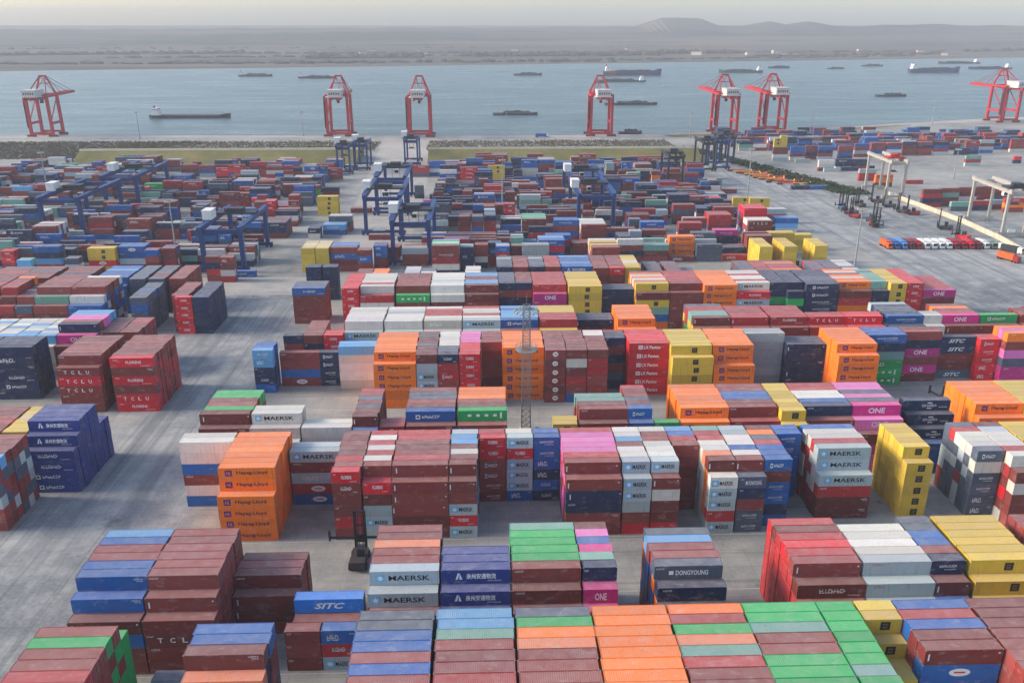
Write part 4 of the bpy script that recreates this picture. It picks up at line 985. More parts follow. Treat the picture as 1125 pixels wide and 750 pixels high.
# all the other containers of the yard: one mass
def stuff():
    V, Fc, A = [], [], []
    def tmpl(l):
        mb = MB(); w, h = WW, HH - .02
        def panel(o, ux, uz, nx, lu, lv, b=.13, d=.035):
            o, ux, uz, nx = Vector(o), Vector(ux), Vector(uz), Vector(nx)
            A_ = [o, o + ux * lu, o + ux * lu + uz * lv, o + uz * lv]
            B_ = [o + ux * b + uz * b, o + ux * (lu - b) + uz * b, o + ux * (lu - b) + uz * (lv - b), o + ux * b + uz * (lv - b)]
            C_ = [p - nx * d for p in B_]
            mb.add(A_ + B_ + C_, [(k, (k+1) % 4, 4 + (k+1) % 4, 4 + k) for k in range(4)] + [(4 + k, 4 + (k+1) % 4, 8 + (k+1) % 4, 8 + k) for k in range(4)] + [(8,9,10,11)])
        panel((0,0,0), (1,0,0), (0,0,1), (0,-1,0), l, h); panel((l,w,0), (-1,0,0), (0,0,1), (0,1,0), l, h)
        panel((l,0,0), (0,1,0), (0,0,1), (1,0,0), w, h); panel((0,w,0), (0,-1,0), (0,0,1), (-1,0,0), w, h)
        panel((0,0,h), (1,0,0), (0,1,0), (0,0,1), l, w, .08, .02)
        mb.add([(0,0,0),(l,0,0),(l,w,0),(0,w,0)], [(3,2,1,0)]); return mb.v, mb.f
    TM = {L: tmpl(LEN[L]) for L in '24'}
    for i, c in enumerate(CONT):
        if i in PICK: continue
        vs, fs = TM[c['L']]; b = len(V); x, y, z = c['x'], c['y'], c['z']
        V += [(a + x, bb + y, cc + z) for a, bb, cc in vs]; Fc += [tuple(k + b for k in f) for f in fs]; A += [c['rgb']] * len(vs)
        if c['code'] not in '.ij' and c['vis'] > 0:
            for vs2, fs2, col in letters(c['code'], c['L']):
                b = len(V); V += [(a + x + c['dx'], y - (.003 if len(col) == 1 else .007), cc + z + c['dz']) for a, cc in vs2]; Fc += [tuple(k + b for k in f) for f in fs2]
                A += [(*lin({'w':(228,228,224),'k':(28,30,34),'n':(24,34,70),'p':(48,38,120),'c':(96,180,225),'r':(200,50,50),'o':(235,120,40),'y':(120,104,60)}[col[0]]), 1)] * len(vs2)
    me = bpy.data.meshes.new('container_yard_stacks'); me.from_pydata(V, [], Fc)
    at = me.attributes.new('paint', 'FLOAT_COLOR', 'POINT'); at.data.foreach_set('color', [v for a in A for v in a])
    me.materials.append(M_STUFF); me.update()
    o = link_obj(bpy.data.objects.new('container_stacks', me))
    tag(o, 'mass of mixed coloured shipping containers filling the rest of the port yard', 'containers', None, 'stuff')
stuff()
# ---------------------------------------------------------------- gantry cranes
M_RED = simple('crane_red', (178,28,38), .45, .2); M_DKRED = simple('crane_dark_red', (120,28,38), .5, .2)
M_BLUE = simple('crane_blue', (26,60,116), .45, .25); M_WHT = simple('white_paint', (222,222,218), .45, .12)
M_DARK = simple('dark_steel', (46,48,54), .5, .25); M_GLASS = simple('dark_glass', (30,40,50), .12, .1, 1, .6)
M_RUB = simple('rubber', (28,28,30), .85, .2); M_STEEL = simple('galvanised_steel', (142,144,146), .45, .2); M_CONC = simple('concrete_block', (176,172,164), .8, .2)
M_HOUSEP = simple('house_panel_paint', (194,192,188), .5, .15)
def quay_crane(loc, label, rz=0, boom=72, seed=0):
    e = empty('quay_crane', loc, rz); w, g = 10.5, 22
    for x in (-w, w):
        for y in (0, g):
            m = MB(); m.beam((x, y, 1.5), (x * .97, y, 40), 2.5, 2.7); m.obj('leg', M_RED, e)
            b = MB(); b.box(x - 4.5, x + 4.5, y - .9, y + .9, .5, 2.2)
            for q in range(6): b.cyl((x - 4 + q * 1.6, y - .5, .55), (x - 4 + q * 1.6, y + .5, .55), .5, 8)
            b.obj('bogie', M_DKRED, e)
    m = MB()
    for x in (-w, w): m.beam((x, 0, 13), (x, g, 13), 1.5, 2.4); m.beam((x, 0, 14), (x * .98, g, 38), .8); 
    m.beam((-w, 0, 3.4), (w, 0, 3.4), 1.5, 2.0); m.beam((-w, g, 3.4), (w, g, 3.4), 1.5, 2.0)
    m.beam((-w, 0, 39.5), (w, 0, 39.5), 1.6, 2.2); m.beam((-w, g, 39.5), (w, g, 39.5), 1.6, 2.2)
    for x in (-w, w): m.beam((x, 0, 39.5), (x, g, 39.5), 1.4, 2)
    m.obj('portal_frame', M_RED, e)
    m = MB()
    for x in (-3.2, 3.2): m.beam((x, -18, 37.2), (x, g + boom, 38.6), 1.5, 2.6)
    for k in range(13): m.beam((-3.2, -16 + k * (g + boom + 14) / 12, 37.6), (3.2, -16 + k * (g + boom + 14) / 12, 37.6), .6)
    m.obj('boom', M_RED, e)
    m = MB()
    for s in (-1, 1):
        m.beam((s * w * .95, g, 40), (s * 3.0, g - 1, 57), 1.3); m.beam((s * w * .9, 2, 40), (s * 2.8, g - 2, 56.5), .8)
    m.beam((-3.4, g - 1, 57), (3.4, g - 1, 57), 1.6); m.beam((-5.6, g, 50), (5.6, g, 50), .8); m.obj('apex_frame', M_RED, e)
    m = MB()
    for s in (-3.2, 3.2): 
        m.beam((s, g - 1, 57), (s, g + boom * .45, 39.5), .35); m.beam((s, g - 1, 57), (s, g + boom * .9, 39.8), .35); m.beam((s, g - 2, 56.5), (s, -15, 38.8), .35)
    m.obj('stay', M_DKRED, e)
    m = MB(); m.box(-6.5, 6.5, -14, 5, 39.2, 45.2); m.box(-6.9, 6.9, -14.4, 5.4, 45.2, 45.6); m.box(-8.5, 8.5, -15, 6, 38.8, 39.2)
    h = m.obj('machinery_house', M_HOUSEP, e); d = MB()
    for k in range(5): d.box(-4.8 + k * 2.2, -3.6 + k * 2.2, -14.05, -13.99, 41.2, 43.2)
    d.obj('louvre', M_DARK, h)
    m = MB(); m.box(-3.4, 3.4, 8, 15, 35.0, 36.4); m.box(-1.2, 1.2, 9, 12, 31.6, 34.6); m.obj('trolley', M_DARK, e)
    m = MB()
    for k in range(7): m.beam((-w - 1.6, -.6 if k % 2 else .9, 4 + k * 5), (-w - 1.6, .9 if k % 2 else -.6, 9 + k * 5), .5); m.box(-w - 2.4, -w - .8, -1, 1.2, 8.8 + k * 5, 9)
    m.obj('stair_tower', M_DKRED, e)
    tag(e, label, 'crane', 'red quay cranes along the river')
quay_crane((-440, 886, 0), 'red quay crane standing alone beside the brown reed bed', 0, 55)
quay_crane((-145, 878, 0), 'red quay crane behind the cluster of blue gantries on the roadside', 0, 60)
quay_crane((-64, 872, 0), 'red quay crane at the river end of the central road', 0, 60)
quay_crane((117, 872, 0), 'red quay crane with white house beside a moored dark barge', 0, 60)
quay_crane((247, 886, 0), 'red quay crane of the close pair, nearer the olive levee', 0, 95)
quay_crane((300, 896, 0), 'red quay crane of the close pair, beside the yellow boxes', 0, 85)
quay_crane((598, 985, 0), 'bright red quay crane where the quay curves away', R(8), 48)

def yard_gantry(loc, w, d, h, label, group='blue gantry cranes over the stacks', mat=None, house=True, trolley=.45, cabx=.5, rz=0):
    mat = mat or M_BLUE; e = empty('gantry_crane', loc, rz)
    for x in (0, w):
        for y in (0, d):
            m = MB(); m.beam((x, y, 1.6), (x, y, h), 1.3 if w < 13 else 1.8, 1.5 if w < 13 else 2.0); m.obj('leg', mat, e)
    for y in (0, d):
        m = MB(); m.beam((-2.5, y, 1.9), (w + 2.5, y, 1.9), 1.3, 1.5)
        for q in (-1.6, .6, w - .6, w + 1.6): m.cyl((q, y - .5, .75), (q, y + .5, .75), .75, 10)
        s = m.obj('sill_beam', mat, e)
        m = MB(); m.beam((0, y, h - .2), (w, y, h - .2), 1.2, 2.0); m.obj('cross_beam', mat, e)
    for x in (0, w):
        m = MB(); m.beam((x, -3, h + 1.2), (x, d + 3, h + 1.2), 1.3 if w < 13 else 1.8, 2.2)
        for k in range(int(d / 5)): m.box(x + (.7 if x else -1.6), x + (1.6 if x else -.7), k * 5, k * 5 + 4.6, h + 2.2, h + 2.35)
        m.obj('girder', mat, e)
    y = d * trolley
    m = MB(); m.box(-.6, w + .6, y - 4, y + 4, h + 2.4, h + 3.2); m.box(w * .3, w * .7, y - 2.6, y + 2.6, h + 3.2, h + 5); m.cyl((w * .2, y - 1.5, h + 4), (w * .28, y - 1.5, h + 4), 1, 10)
    for q in (-3, 3): m.beam((0, y + q, h + 2.8), (w, y + q, h + 2.8), .8)
    for qx in (.36, .64):
        for qy in (-1.2, 1.2): m.cyl((w * qx, y + qy, h - 6), (w * qx, y + qy, h + 2.4), .06, 4)
    tr = m.obj('trolley', M_DARK, e)
    m = MB(); m.box(w * .5 - 6.1, w * .5 + 6.1, y - .25, y + .25, h - 6.6, h - 6.1) if w > 13 else m.box(w * .5 - 3, w * .5 + 3, y - .25, y + .25, h - 6.6, h - 6.1)
    m.box(w * .5 - 1.5, w * .5 + 1.5, y - 1.2, y + 1.2, h - 6.1, h - 5.4); m.obj('spreader', M_DARK, tr)
    m = MB(); m.box(w * cabx - 1.2, w * cabx + 1.2, y + 3, y + 5.6, h - 2.6, h - .3); c = m.obj('cabin', M_WHT, tr)
    m = MB(); m.box(w * cabx - 1.1, w * cabx + 1.1, y + 2.96, y + 2.99, h - 2.2, h - .7); m.obj('window', M_GLASS, c)
    if house:
        m = MB(); m.box(-2.8, 1.4, d * .28, d * .28 + 7.5, h + 2.4, h + 6.4); m.box(-3.0, 1.6, d * .28 - .2, d * .28 + 7.7, h + 6.4, h + 6.7); m.obj('machinery_house', M_WHT, e)
    m = MB(); m.box(w * .2, w * .55, -1.4, -.7, 2.7, 4.4); m.obj('electrical_cabinet', M_WHT, e)
    m = MB(); z = 3.
    while z < h - 2: m.beam((w + 1.3, -.6, z), (w + 1.3, .8, z + 2.4), .18); m.box(w + .7, w + 1.9, .6, 1.1, z + 2.35, z + 2.45); z += 2.5
    m.obj('access_stair', M_STEEL, e)
    return tag(e, label, 'gantry crane', group)
yard_gantry((-127.5, 381, 0), 17.5, 46, 19, 'blue gantry crane with white house beside the pale cross road', trolley=.62)
yard_gantry((-231, 449, 0), 20, 52, 20, 'blue gantry crane over the green-topped stack in the west yard', trolley=.4)
yard_gantry((-226, 516, 0), 19, 52, 20, 'blue gantry crane standing just behind the west yard gantry', trolley=.5)
yard_gantry((-43, 391, 0), 16.8, 46, 19.5, 'nearest blue gantry crane at the end of the central road')
yard_gantry((-63.5, 452, 0), 18.5, 50, 19.5, 'middle blue gantry crane of the row along the central road', trolley=.35)
yard_gantry((-64.5, 513, 0), 17, 48, 19.5, 'blue gantry crane holding a red container over the central road', trolley=.7)
yard_gantry((50, 451, 0), 18.5, 48, 20, 'front blue gantry crane amid the dark middle stacks', trolley=.6)
yard_gantry((51, 506, 0), 18.5, 44, 20, 'rear blue gantry crane amid the dark middle stacks', trolley=.5)
for (x, y, w, d, h, lab) in ((-110, 652, 9, 24, 19, 'blue gantry crane parked first at the levee gap'), (-99, 668, 9, 24, 19, 'second blue gantry crane parked at the levee gap'), (-63, 690, 10, 24, 19, 'grey-blue gantry crane across the road from the levee gap cluster')):
    yard_gantry((x, y, 0), w, d, h, lab, trolley=.3)
for (x, y, w, d, h, lab, mm) in ((127, 592, 10, 24, 20, 'dark slim gantry crane with cream beam beside orange containers', M_DARK), (166, 655, 9, 24, 21, 'dark slim gantry crane nearest of the group by the hedge', M_DARK),
                                 (179, 664, 9, 24, 21, 'teal-dark gantry crane in the middle of the group by the hedge', M_BLUE), (190, 690, 10, 24, 21, 'rear dark gantry crane of the group by the hedge', M_DARK)):
    yard_gantry((x, y, 0), w, d, h, lab, 'slim gantry cranes near the hedge', mm, False, trolley=.3)
M_PGREY = simple('pale_grey_paint', (168,164,156), .5, .12)
pg = yard_gantry((258, 541, 0), 10, 36, 23, 'pale grey gantry crane straddling an orange container', 'pale gantry cranes of the rail yard', M_PGREY, False, .2, .8, rz=R(-3))
next(c for c in pg.children if c.name.startswith('trolley')).data.materials[0] = M_RED
yard_gantry((274, 437, 0), 11, 40, 23, 'pale grey gantry crane in front of the long maroon row', 'pale gantry cranes of the rail yard', M_PGREY, False, .12, .2, rz=R(-5))

# ---------------------------------------------------------------- light towers
M_TOWER = simple('weathered_tower_steel', (134,136,134), .5, .2)
def big_tower(loc, label):
    e = empty('light_tower', loc); H_ = 37.0; w = 1.25; m = MB(); n = 22
    for sx in (-1, 1):
        for sy in (-1, 1): m.beam((sx * w, sy * w, .6), (sx * w * .7, sy * w * .7, H_), .2)
    for k in range(n):
        a = .6 + (H_ - .6) * k / n; b = .6 + (H_ - .6) * (k + 1) / n; fa = w * (1 - .3 * k / n); fb = w * (1 - .3 * (k + 1) / n)
        for (p, q) in (((-1,-1),(1,-1)), ((1,-1),(1,1)), ((1,1),(-1,1)), ((-1,1),(-1,-1))):
            m.beam((p[0]*fa, p[1]*fa, a), (q[0]*fb, q[1]*fb, b), .09); m.beam((q[0]*fa, q[1]*fa, a), (p[0]*fb, p[1]*fb, b), .09); m.beam((p[0]*fb, p[1]*fb, b), (q[0]*fb, q[1]*fb, b), .09)
    m.obj('lattice_mast', M_TOWER, e)
    m = MB(); z = 24.5; k = 24
    for r0, r1, zz in ((1.3, 3.0, z),):
        vs = [(r * math.cos(2*math.pi*i/k), r * math.sin(2*math.pi*i/k), zz + dz) for r, dz in ((r0,0),(r1,0),(r1,.12),(r0,.12)) for i in range(k)]
        m.add(vs, [(a*k+i, a*k+(i+1)%k, ((a+1)%4)*k+(i+1)%k, ((a+1)%4)*k+i) for a in range(4) for i in range(k)])
    for i in range(k):
        a = 2*math.pi*i/k; b = 2*math.pi*(i+1)/k
        for zz in (.7, 1.2): m.beam((2.95*math.cos(a), 2.95*math.sin(a), z+zz), (2.95*math.cos(b), 2.95*math.sin(b), z+zz), .07)
        if i % 2 == 0: m.beam((2.95*math.cos(a), 2.95*math.sin(a), z), (2.95*math.cos(a), 2.95*math.sin(a), z+1.2), .07)
    m.obj('ring_platform', M_TOWER, e)
    m = MB(); z = H_ - 1.5
    for i in range(12):
        a = 2*math.pi*i/12; m.beam((0,0,z+.6), (2.9*math.cos(a), 2.9*math.sin(a), z), .14)
    for i in range(24):
        a = 2*math.pi*i/24; b = 2*math.pi*(i+1)/24; m.beam((2.9*math.cos(a), 2.9*math.sin(a), z), (2.9*math.cos(b), 2.9*math.sin(b), z), .12)
    m.cyl((0,0,H_), (0,0,H_+3.4), .05, 6); cr = m.obj('lamp_crown', M_TOWER, e)
    for i in range(12):
        a = 2*math.pi*i/12; m = MB(); c = Vector((3.1*math.cos(a), 3.1*math.sin(a), z-.15)); d = Vector((math.cos(a), math.sin(a), -.6)).normalized()
        m.beam(c - d*.2, c + d*.25, .6, .5); m.obj('floodlight', M_PGREY, cr)
    for sx in (-1.3, 1.3):
        m = MB(); m.box(sx-.75, sx+.75, -.9, .9, 0, 1.5); m.obj('footing_block', M_CONC, e)
    m = MB(); m.box(2.6, 3.6, -.5, .4, 0, 1.3); m.obj('switch_box', M_DARK, e)
    tag(e, label, 'light tower')
big_tower((10.7, 214, 0), 'tall lattice light tower with ring platform, in front of tall orange stack')
def mast(loc, h, label):
    e = empty('light_mast', loc); m = MB(); m.cyl((0,0,.5), (0,0,h), .5, 10, .2); m.cyl((0,0,0), (0,0,.6), .9, 10); m.obj('pole', M_STEEL, e)
    m = MB(); n = 16
    for i in range(n):
        a = 2*math.pi*i/n; b = 2*math.pi*(i+1)/n; m.beam((1.6*math.cos(a), 1.6*math.sin(a), h-.6), (1.6*math.cos(b), 1.6*math.sin(b), h-.6), .16)
        if i % 4 == 0: m.beam((0,0,h-.5), (1.6*math.cos(a), 1.6*math.sin(a), h-.6), .14)
    cr = m.obj('lamp_ring', M_STEEL, e)
    for i in range(8):
        a = 2*math.pi*i/8; m = MB(); c = Vector((1.8*math.cos(a), 1.8*math.sin(a), h-.75)); d = Vector((math.cos(a), math.sin(a), -.7)).normalized(); m.beam(c - d*.25, c + d*.3, .8, .6); m.obj('floodlight', M_PGREY, cr)
    tag(e, label, 'light mast', 'tall light masts of the port')
for x, y, h, lab in ((-144, 393, 31, 'thin light mast beside the blue gantry at the cross road'), (-337, 866, 26, 'light mast on the quay near the reed bed'), (167, 370, 30, 'light mast at the corner of the approach road'),
                     (21.6, 840, 30, 'light mast behind the olive levee in line with the lattice tower'), (203, 856, 25, 'light mast beside the close pair of red quay cranes'), (500, 965, 26, 'light mast near the bright red curved quay crane'),
                     (161, 518, 36, 'light mast by the yellow boxes at the hedge tip'), (-282, 561, 30, 'light mast standing in the far west yard'), (341, 614, 22, 'light mast in the open rail yard'), (353, 935, 24, 'light mast on the quay beyond the moored trucks'),
                     (-182, 886, 24, 'light mast beside the red quay crane with the blue cluster'), (10.7, 520, 30, 'slim light mast amid the middle container rows')):
    mast((x, y, 0), h, lab)

# ---------------------------------------------------------------- boats
M_HULLS = {k: simple('hull_' + k, c, .5, .25, .05) for k, c in (('dark', (52,52,58)), ('blue', (44,60,104)), ('grey', (84,92,98)), ('red', (140,44,52)), ('green', (52,92,84)))}
M_CARGO = simple('coal_cargo', (44,44,46), .9, .4, .1); M_DECK = simple('deck_paint', (104,96,92), .7, .25, .1)
def ship(name, loc, L, B, D, hull, label, cat, sup='house', rz=0, cargo=True, flip=False, stripe=None):
    e = empty(name, loc, rz + (math.pi if flip else 0))
    def outline(k): 
        b = B / 2 * k
        return [(-L/2, -b*.8), (-L/2 + L*.05, -b), (L/2 - L*.14, -b), (L/2 - L*.04, -b*.5), (L/2, 0), (L/2 - L*.04, b*.5), (L/2 - L*.14, b), (-L/2 + L*.05, b), (-L/2, b*.8)]
    lo, hi = outline(.86), outline(1); n = len(lo); m = MB()
    m.add([(x*.98, y, -.5) for x, y in lo] + [(x, y, D + (D*.5 if x > L*.42 else 0)) for x, y in hi], [(k,(k+1)%n,n+(k+1)%n,n+k) for k in range(n)]); hl = m.obj('hull', M_HULLS[hull], e)
    m = MB(); m.add([(x*.99, y*.96, D - .5) for x, y in hi], [tuple(range(n))]); m.obj('deck', M_DECK, e)
    if stripe:
        m = MB(); m.box(-L/2 + L*.08, -L/2 + L*.22, -B/2 - .05, -B/2 + .3, 1.2, D - 1.0); m.obj('hull_panel', M_HULLS['red'], hl)
    if cargo:
        m = MB(); a, b_ = -L*.28, L*.34; m.box(a, b_, -B*.38, B*.38, D - .5, D + 1.2); ch = m.obj('hold_coaming', M_HULLS['grey' if hull == 'dark' else 'dark'], e)
        m = MB(); k = 9; rng = random.Random(int(L))
        vs = [(a + (b_ - a) * i / k, y, D + 1.1 + (0 if j in (0, 2) else rng.uniform(.8, 2.4) * (1 if 0 < i < k else 0))) for i in range(k + 1) for j, y in enumerate((-B*.35, 0, B*.35))]
        m.add(vs, [(i*3+j, (i+1)*3+j, (i+1)*3+j+1, i*3+j+1) for i in range(k) for j in range(2)]); m.obj('cargo', M_CARGO, e)
    if sup:
        x0 = -L*.46; sc = max(.7, B / 16); m = MB(); m.box(x0, x0 + 9*sc, -B*.38, B*.38, D - .5, D + 3.2*sc); m.box(x0 + .8, x0 + 8*sc, -B*.34, B*.34, D + 3.2*sc, D + 6*sc); m.box(x0 + 1.5, x0 + 7*sc, -B*.42, B*.42, D + 6*sc, D + 8.4*sc)
        h = m.obj('deck_house', M_WHT, e); m = MB()
        for q in range(6): m.box(x0 + 1.6 + q*.9*sc, x0 + 2.2 + q*.9*sc, -B*.42 - .03, -B*.42 + .05, D + 6.9*sc, D + 7.8*sc)
        m.box(x0 + 7*sc - .03, x0 + 7*sc + .03, -B*.4, B*.4, D + 6.9*sc, D + 7.8*sc); m.obj('window', M_GLASS, h)
        m = MB(); m.cyl((x0 + 2, 0, D + 8*sc), (x0 + 2, 0, D + 11.5*sc), 1.1*sc, 10); m.obj('funnel', M_HULLS['red' if hull != 'red' else 'blue'], e)
        m = MB(); m.cyl((L*.4, 0, D), (L*.4, 0, D + 8*sc), .25, 6); m.cyl((0, 0, D), (0, 0, D + 6*sc), .22, 6); m.obj('mast', M_STEEL, e)
    tag(e, label, cat, 'boats on the river')
B_ = ship
B_('barge', (-485, 1922, 0), 72, 12, 3.2, 'dark', 'dark low barge far out beyond the reed bed, nearer that bank end', 'barge')
B_('barge', (-341, 1850, 0), 78, 12, 3.2, 'dark', 'dark low barge half hidden behind the quay crane at the blue cluster', 'barge')
B_('barge', (-352, 1070, 0), 96, 15, 3.2, 'dark', 'long dark empty barge with deckhouse close to the quay mast', 'barge', cargo=False)
B_('barge', (96, 1937, 0), 62, 12, 3.6, 'grey', 'small grey barge alone in midstream', 'barge', None)
B_('barge', (39, 1092, 0), 56, 13, 2.0, 'dark', 'small dark loaded barge low in the water, close to the levee mast', 'barge', None)
B_('cargo_ship', (323, 1935, 0), 128, 19, 9, 'blue', 'large blue cargo ship with red panel and white bridge', 'ship', stripe=True)
B_('barge', (264, 1716, 0), 98, 14, 3, 'green', 'long dark green barge with white house in front of the large ship', 'barge', flip=True)
B_('barge', (205, 1226, 0), 74, 12, 2.2, 'dark', 'low dark barge passing just behind a red quay crane', 'barge', None)
B_('barge', (587, 2030, 0), 102, 15, 5, 'green', 'dark green barge with white stern house above the close crane pair', 'barge', flip=True)
B_('barge', (744, 2236, 0), 54, 12, 3.4, 'blue', 'small dark blue loaded barge beside the dark green barge', 'barge', None)
B_('barge', (869, 2186, 0), 44, 10, 2.4, 'grey', 'tiny grey barge in open water', 'barge', None)
B_('barge', (1019, 2323, 0), 58, 11, 3, 'grey', 'small grey barge towards the far bank', 'barge', None)
B_('cargo_ship', (1030, 2016, 0), 118, 19, 9, 'blue', 'large dark blue cargo ship with white stern bridge, nearest the curved quay', 'ship')
B_('barge', (1330, 2475, 0), 118, 16, 4, 'dark', 'long dark barge closest to the far bank', 'barge', flip=True)
B_('barge', (1248, 2174, 0), 108, 16, 4, 'blue', 'long blue barge with white house above the bright red crane', 'barge', flip=True)
B_('barge', (631, 1355, 0), 48, 12, 2.4, 'dark', 'short dark barge low in the water beside the cargo ship channel', 'barge', None)
B_('barge', (150, 893, 0), 24, 8, 2, 'dark', 'short dark workboat hull moored at the quay by a crane leg', 'boat', None)

# ---------------------------------------------------------------- container handlers (mast trucks with a side spreader)
def handler_parts(e, body, mast_h=9.5, spread=11.6, lift=.32):
    m = MB(); m.box(-1.7, 1.7, -3.4, 2.6, .7, 1.7); m.box(-1.6, 1.6, -4.2, -2.0, .9, 2.5); m.obj('chassis', body, e)
    m = MB(); m.box(-.2, 1.2, -1.6, .2, 1.7, 3.9); m.box(-.3, 1.3, -1.7, .3, 3.9, 4.05); c = m.obj('cab', M_DARK, e)
    m = MB(); m.box(-.1, 1.1, .2, .24, 2.4, 3.7); m.box(-.24, -.2, -1.4, 0, 2.4, 3.7); m.box(1.2, 1.24, -1.4, 0, 2.4, 3.7); m.obj('window', M_GLASS, c)
    for x in (-1.9, 1.2):
        for y in (-2.8, 1.6):
            m = MB(); m.cyl((x, y, .8), (x + .7, y, .8), .8, 16); w_ = m.obj('wheel', M_RUB, e)
            m = MB(); m.cyl((x - .02, y, .8), (x + .72, y, .8), .38, 12); m.obj('hub', body, w_)
    m = MB()
    for x in (-1.15, 1.15): m.beam((x, 2.9, .5), (x, 2.9, mast_h), .36, .4); m.beam((x * .72, 3.1, .6), (x * .72, 3.1, mast_h * .96), .22, .3)
    for z in (.9, mast_h * .34, mast_h * .67, mast_h - .2): m.beam((-1.15, 2.9, z), (1.15, 2.9, z), .3)
    for x in (-.4, .4): m.cyl((x, 2.95, .6), (x, 2.95, mast_h * .9), .1, 8)
    ma = m.obj('mast', M_DARK, e)
    m = MB(); z = mast_h * lift; m.box(-1.3, 1.3, 3.2, 3.5, z - .9, z + .9); m.box(-spread/2, spread/2, 3.5, 3.85, z - .25, z + .2); 
    for s in (-1, 1): m.box(s * spread/2 - .2, s * spread/2 + .2, 3.45, 3.95, z - .8, z + 1.7)
    m.obj('spreader', M_DARK, ma)
M_VRED = simple('vehicle_red', (150,30,44), .45, .2); M_VBLU = simple('vehicle_blue', (60,96,130), .45, .2); M_VORG = simple('vehicle_orange', (214,92,36), .5, .2); M_VYEL = simple('vehicle_yellow', (214,170,60), .5, .2); M_VDK = simple('vehicle_dark', (64,60,62), .5, .2)
def handler(loc, rz, label, body, **k):
    e = empty('container_handler', loc, rz); handler_parts(e, body, **k); tag(e, label, 'forklift', 'container handling trucks'); return e
handler((-27.2, 154.2, 0), 0, 'dark mast truck with wide spreader in lane, facing narrow red stack', M_VDK, mast_h=10.5, lift=.34, spread=13.4)
handler((139.5, 230, 0), R(100), 'small maroon mast truck between slate and orange stacks', M_VRED, mast_h=5)
park = [(218,511,0,'blue handler at the head of the parked row, mast up','u'), (217,497,.3,'dark red handler second in the parked row','r'), (216,488,.2,'maroon handler in the middle of the row beside the approach road','r'), (222,478,-.4,'dark handler with lowered mast in the parked row','d'),
        (217,463,1.4,'large maroon handler at the near end of the parked row','r'), (232,519,.1,'dark handler standing alone between the two parked rows','d'), (248,532,.4,'dark handler under the pale gantry straddling orange','d'), (249,516,.5,'dark handler with tall mast near the pale wall end','d'),
        (250,500,.3,'handler with tall mast, paired beside the pale wall','d'), (253,494,.6,'maroon handler, second of the pair beside the pale wall','r'), (253,456,.5,'lone dark handler halfway along the pale wall','d'), (251,434,.2,'bright red handler behind the parked truck line','R')]
MV = dict(u=M_VBLU, r=M_VRED, d=M_VDK, R=simple('vehicle_bright_red', (208,30,44), .4, .2))
for x, y, a, lab, c in park: handler((x, y, 0), a * 2.2, lab, MV[c], mast_h=11.5, spread=6.4, lift=.18)

# ---------------------------------------------------------------- trucks, trailers, walls
def truck(loc, rz, cabm, boxm, label, box=(7.2, 2.6)):
    e = empty('truck', loc, rz); L, h = box
    m = MB(); m.box(-1.2, 1.2, -2.2, L + .3, .75, 1.05); m.obj('chassis', M_DARK, e)
    m = MB(); m.add([(-1.22,-2.3,.5),(1.22,-2.3,.5),(1.22,-.1,.5),(-1.22,-.1,.5),(-1.22,-2.15,3.1),(1.22,-2.15,3.1),(1.22,-.1,3.3),(-1.22,-.1,3.3)], [(3,2,1,0),(4,5,6,7),(0,1,5,4),(1,2,6,5),(2,3,7,6),(3,0,4,7)]); c = m.obj('cab', cabm, e)
    m = MB(); m.add([(-1.1,-2.27,1.75),(1.1,-2.27,1.75),(1.1,-2.2,2.85),(-1.1,-2.2,2.85)], [(0,1,2,3)]); m.obj('windscreen', M_GLASS, c)
    for s in (-.85, .85):
        m = MB(); m.box(s - .2, s + .2, -2.34, -2.29, .85, 1.05); m.obj('headlight', M_PGREY, c)
    m = MB(); m.box(-1.25, 1.25, .25, L, 1.1, 1.1 + h); m.box(-1.28, 1.28, .22, .32, 1.1, 1.12 + h); m.obj('box_body', boxm, e)
    for y in (-1.3, .6, L - 2.2, L - .9):
        for x in (-1.22, .92):
            m = MB(); m.cyl((x, y, .5), (x + .3, y, .5), .5, 12); m.obj('wheel', M_RUB, e)
    return tag(e, label, 'truck')
cols = [('O','orange-red'),('u','blue'),('l','bright blue'),('d','dark red'),('r','red'),('w','white'),('w','white'),('w','white'),('w','white'),('r','red'),('r','red'),('R','bright red'),('d','dark red'),('w','white'),('g','grey-green')]
TM_ = dict(O=M_VORG, u=simple('truck_blue', (44,96,170), .4, .1), l=simple('truck_sky', (80,140,200), .4, .1), d=simple('truck_maroon', (110,34,44), .4, .1), r=M_VRED, w=M_WHT, R=MV['R'], g=simple('truck_grey_green', (120,140,132), .4, .1))
nth = ['first','second','third','fourth','fifth','sixth','seventh','eighth','ninth','tenth','eleventh','twelfth','thirteenth','fourteenth','last']
for k, (c, nm) in enumerate(cols):
    o = truck((203 + k * 3.75, 414.5 - .1 * k, 0), R(2), TM_[c] if c != 'w' else M_WHT, TM_[c], '%s box truck, %s in the parked line from the approach road' % (nm, nth[k]))
    o['group'] = 'trucks parked side by side'
truck((251, 386, 0), R(20), M_VRED, M_VORG, 'orange-red box truck parked alone near the pale wall', (9, 2.6))
truck((262, 402, 0), R(35), M_WHT, M_DARK, 'dark box truck parked along the pale wall', (8, 2.4))
truck((258, 412, 0), R(30), M_WHT, TM_['g'], 'grey-green box truck beside the dark one at the pale wall', (8, 2.4))
truck((205, 306, 0), R(-60), M_DARK, M_VRED, 'dark cab truck with long red body behind the green container', (12, 2.6))
truck((62, 868, 0), R(90), M_WHT, TM_['u'], 'blue box truck on the quay between two red cranes', (11, 2.6))
truck((342, 912, 0), R(96), M_VYEL, M_DARK, 'dark box truck parked on the curved quay apron', (12, 2.6))
truck((-60, 700, 0), R(182), M_VRED, M_VORG, 'orange box truck driving on the central road at the levee gap', (9, 2.6))
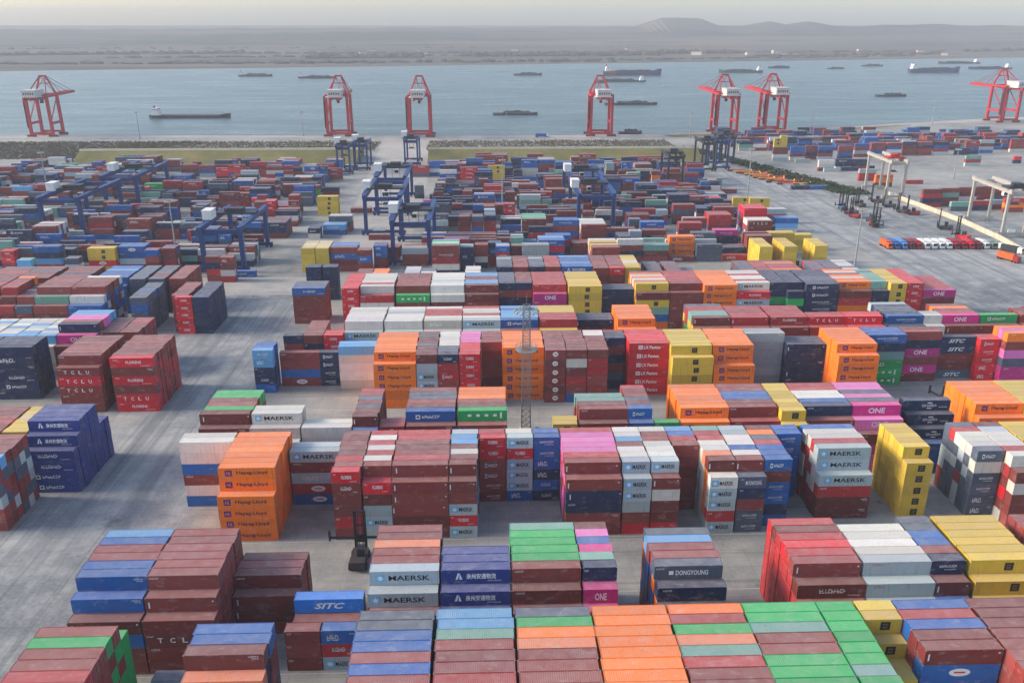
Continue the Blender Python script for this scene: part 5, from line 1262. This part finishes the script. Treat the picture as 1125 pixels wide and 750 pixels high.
def trailer(loc, rz, mat, label):
    e = empty('flat_trailer', loc, rz); m = MB()
    for x in (-.7, .7): m.beam((x, 0, 1.1), (x, 12, 1.1), .25, .5)
    for k in range(7): m.beam((-1.2, .2 + k * 1.93, 1.3), (1.2, .2 + k * 1.93, 1.3), .25)
    m.box(-1.25, 1.25, 0, .3, 1.1, 2.2); m.obj('frame', mat, e)
    for y in (8.6, 10, 11.3):
        for x in (-1.2, .9):
            m = MB(); m.cyl((x, y, .5), (x + .3, y, .5), .5, 10); m.obj('wheel', M_RUB, e)
    m = MB(); m.box(-.8, -.6, 2.4, 2.6, .0, 1); m.box(.6, .8, 2.4, 2.6, 0, 1); m.obj('landing_leg', M_STEEL, e)
    return tag(e, label, 'trailer', 'flat trailers parked beside the hedge')
rng = random.Random(21)
def empty_mark(o): return o
for k in range(26):
    t = k / 25; x = 203 + 20 * t + rng.uniform(-7, 7); y = 655 - 58 * t + rng.uniform(-4, 4); q = k % 3
    trailer((x, y, 0), R(90 + rng.uniform(-8, 8)), (M_VORG, M_VYEL, M_VRED)[q], '%s flat trailer among the mixed trailers parked along the dark hedge' % ('orange', 'yellow', 'red')[q])
# pale boundary wall beside the rail yard
e = empty('boundary_wall', (265.5, 552, 0)); pts = [(265.5, 552), (268.5, 510), (271, 470), (269, 430), (264, 396), (258, 360)]
M_WALL = simple('pale_wall_plaster', (206,192,170), .8, .2, .3)
m = MB()
for a, b in zip(pts, pts[1:]):
    pa = Vector((a[0] - 265.5, a[1] - 552, 1.4)); pb = Vector((b[0] - 265.5, b[1] - 552, 1.4)); m.beam(pa, pb, .8, 2.6)
m.obj('panel', M_WALL, e); m = MB()
for a, b in zip(pts, pts[1:]):
    n = 8
    for k in range(n):
        x = a[0] + (b[0] - a[0]) * k / n - 265.5; y = a[1] + (b[1] - a[1]) * k / n - 552; m.box(x - .55, x + .55, y - .3, y + .3, 0, 2.9)
m.obj('pilaster', M_WALL, e); tag(e, 'long pale low wall running diagonally beside the rail yard', 'wall')
# red container hanging in the central gantry is carried as its own thing
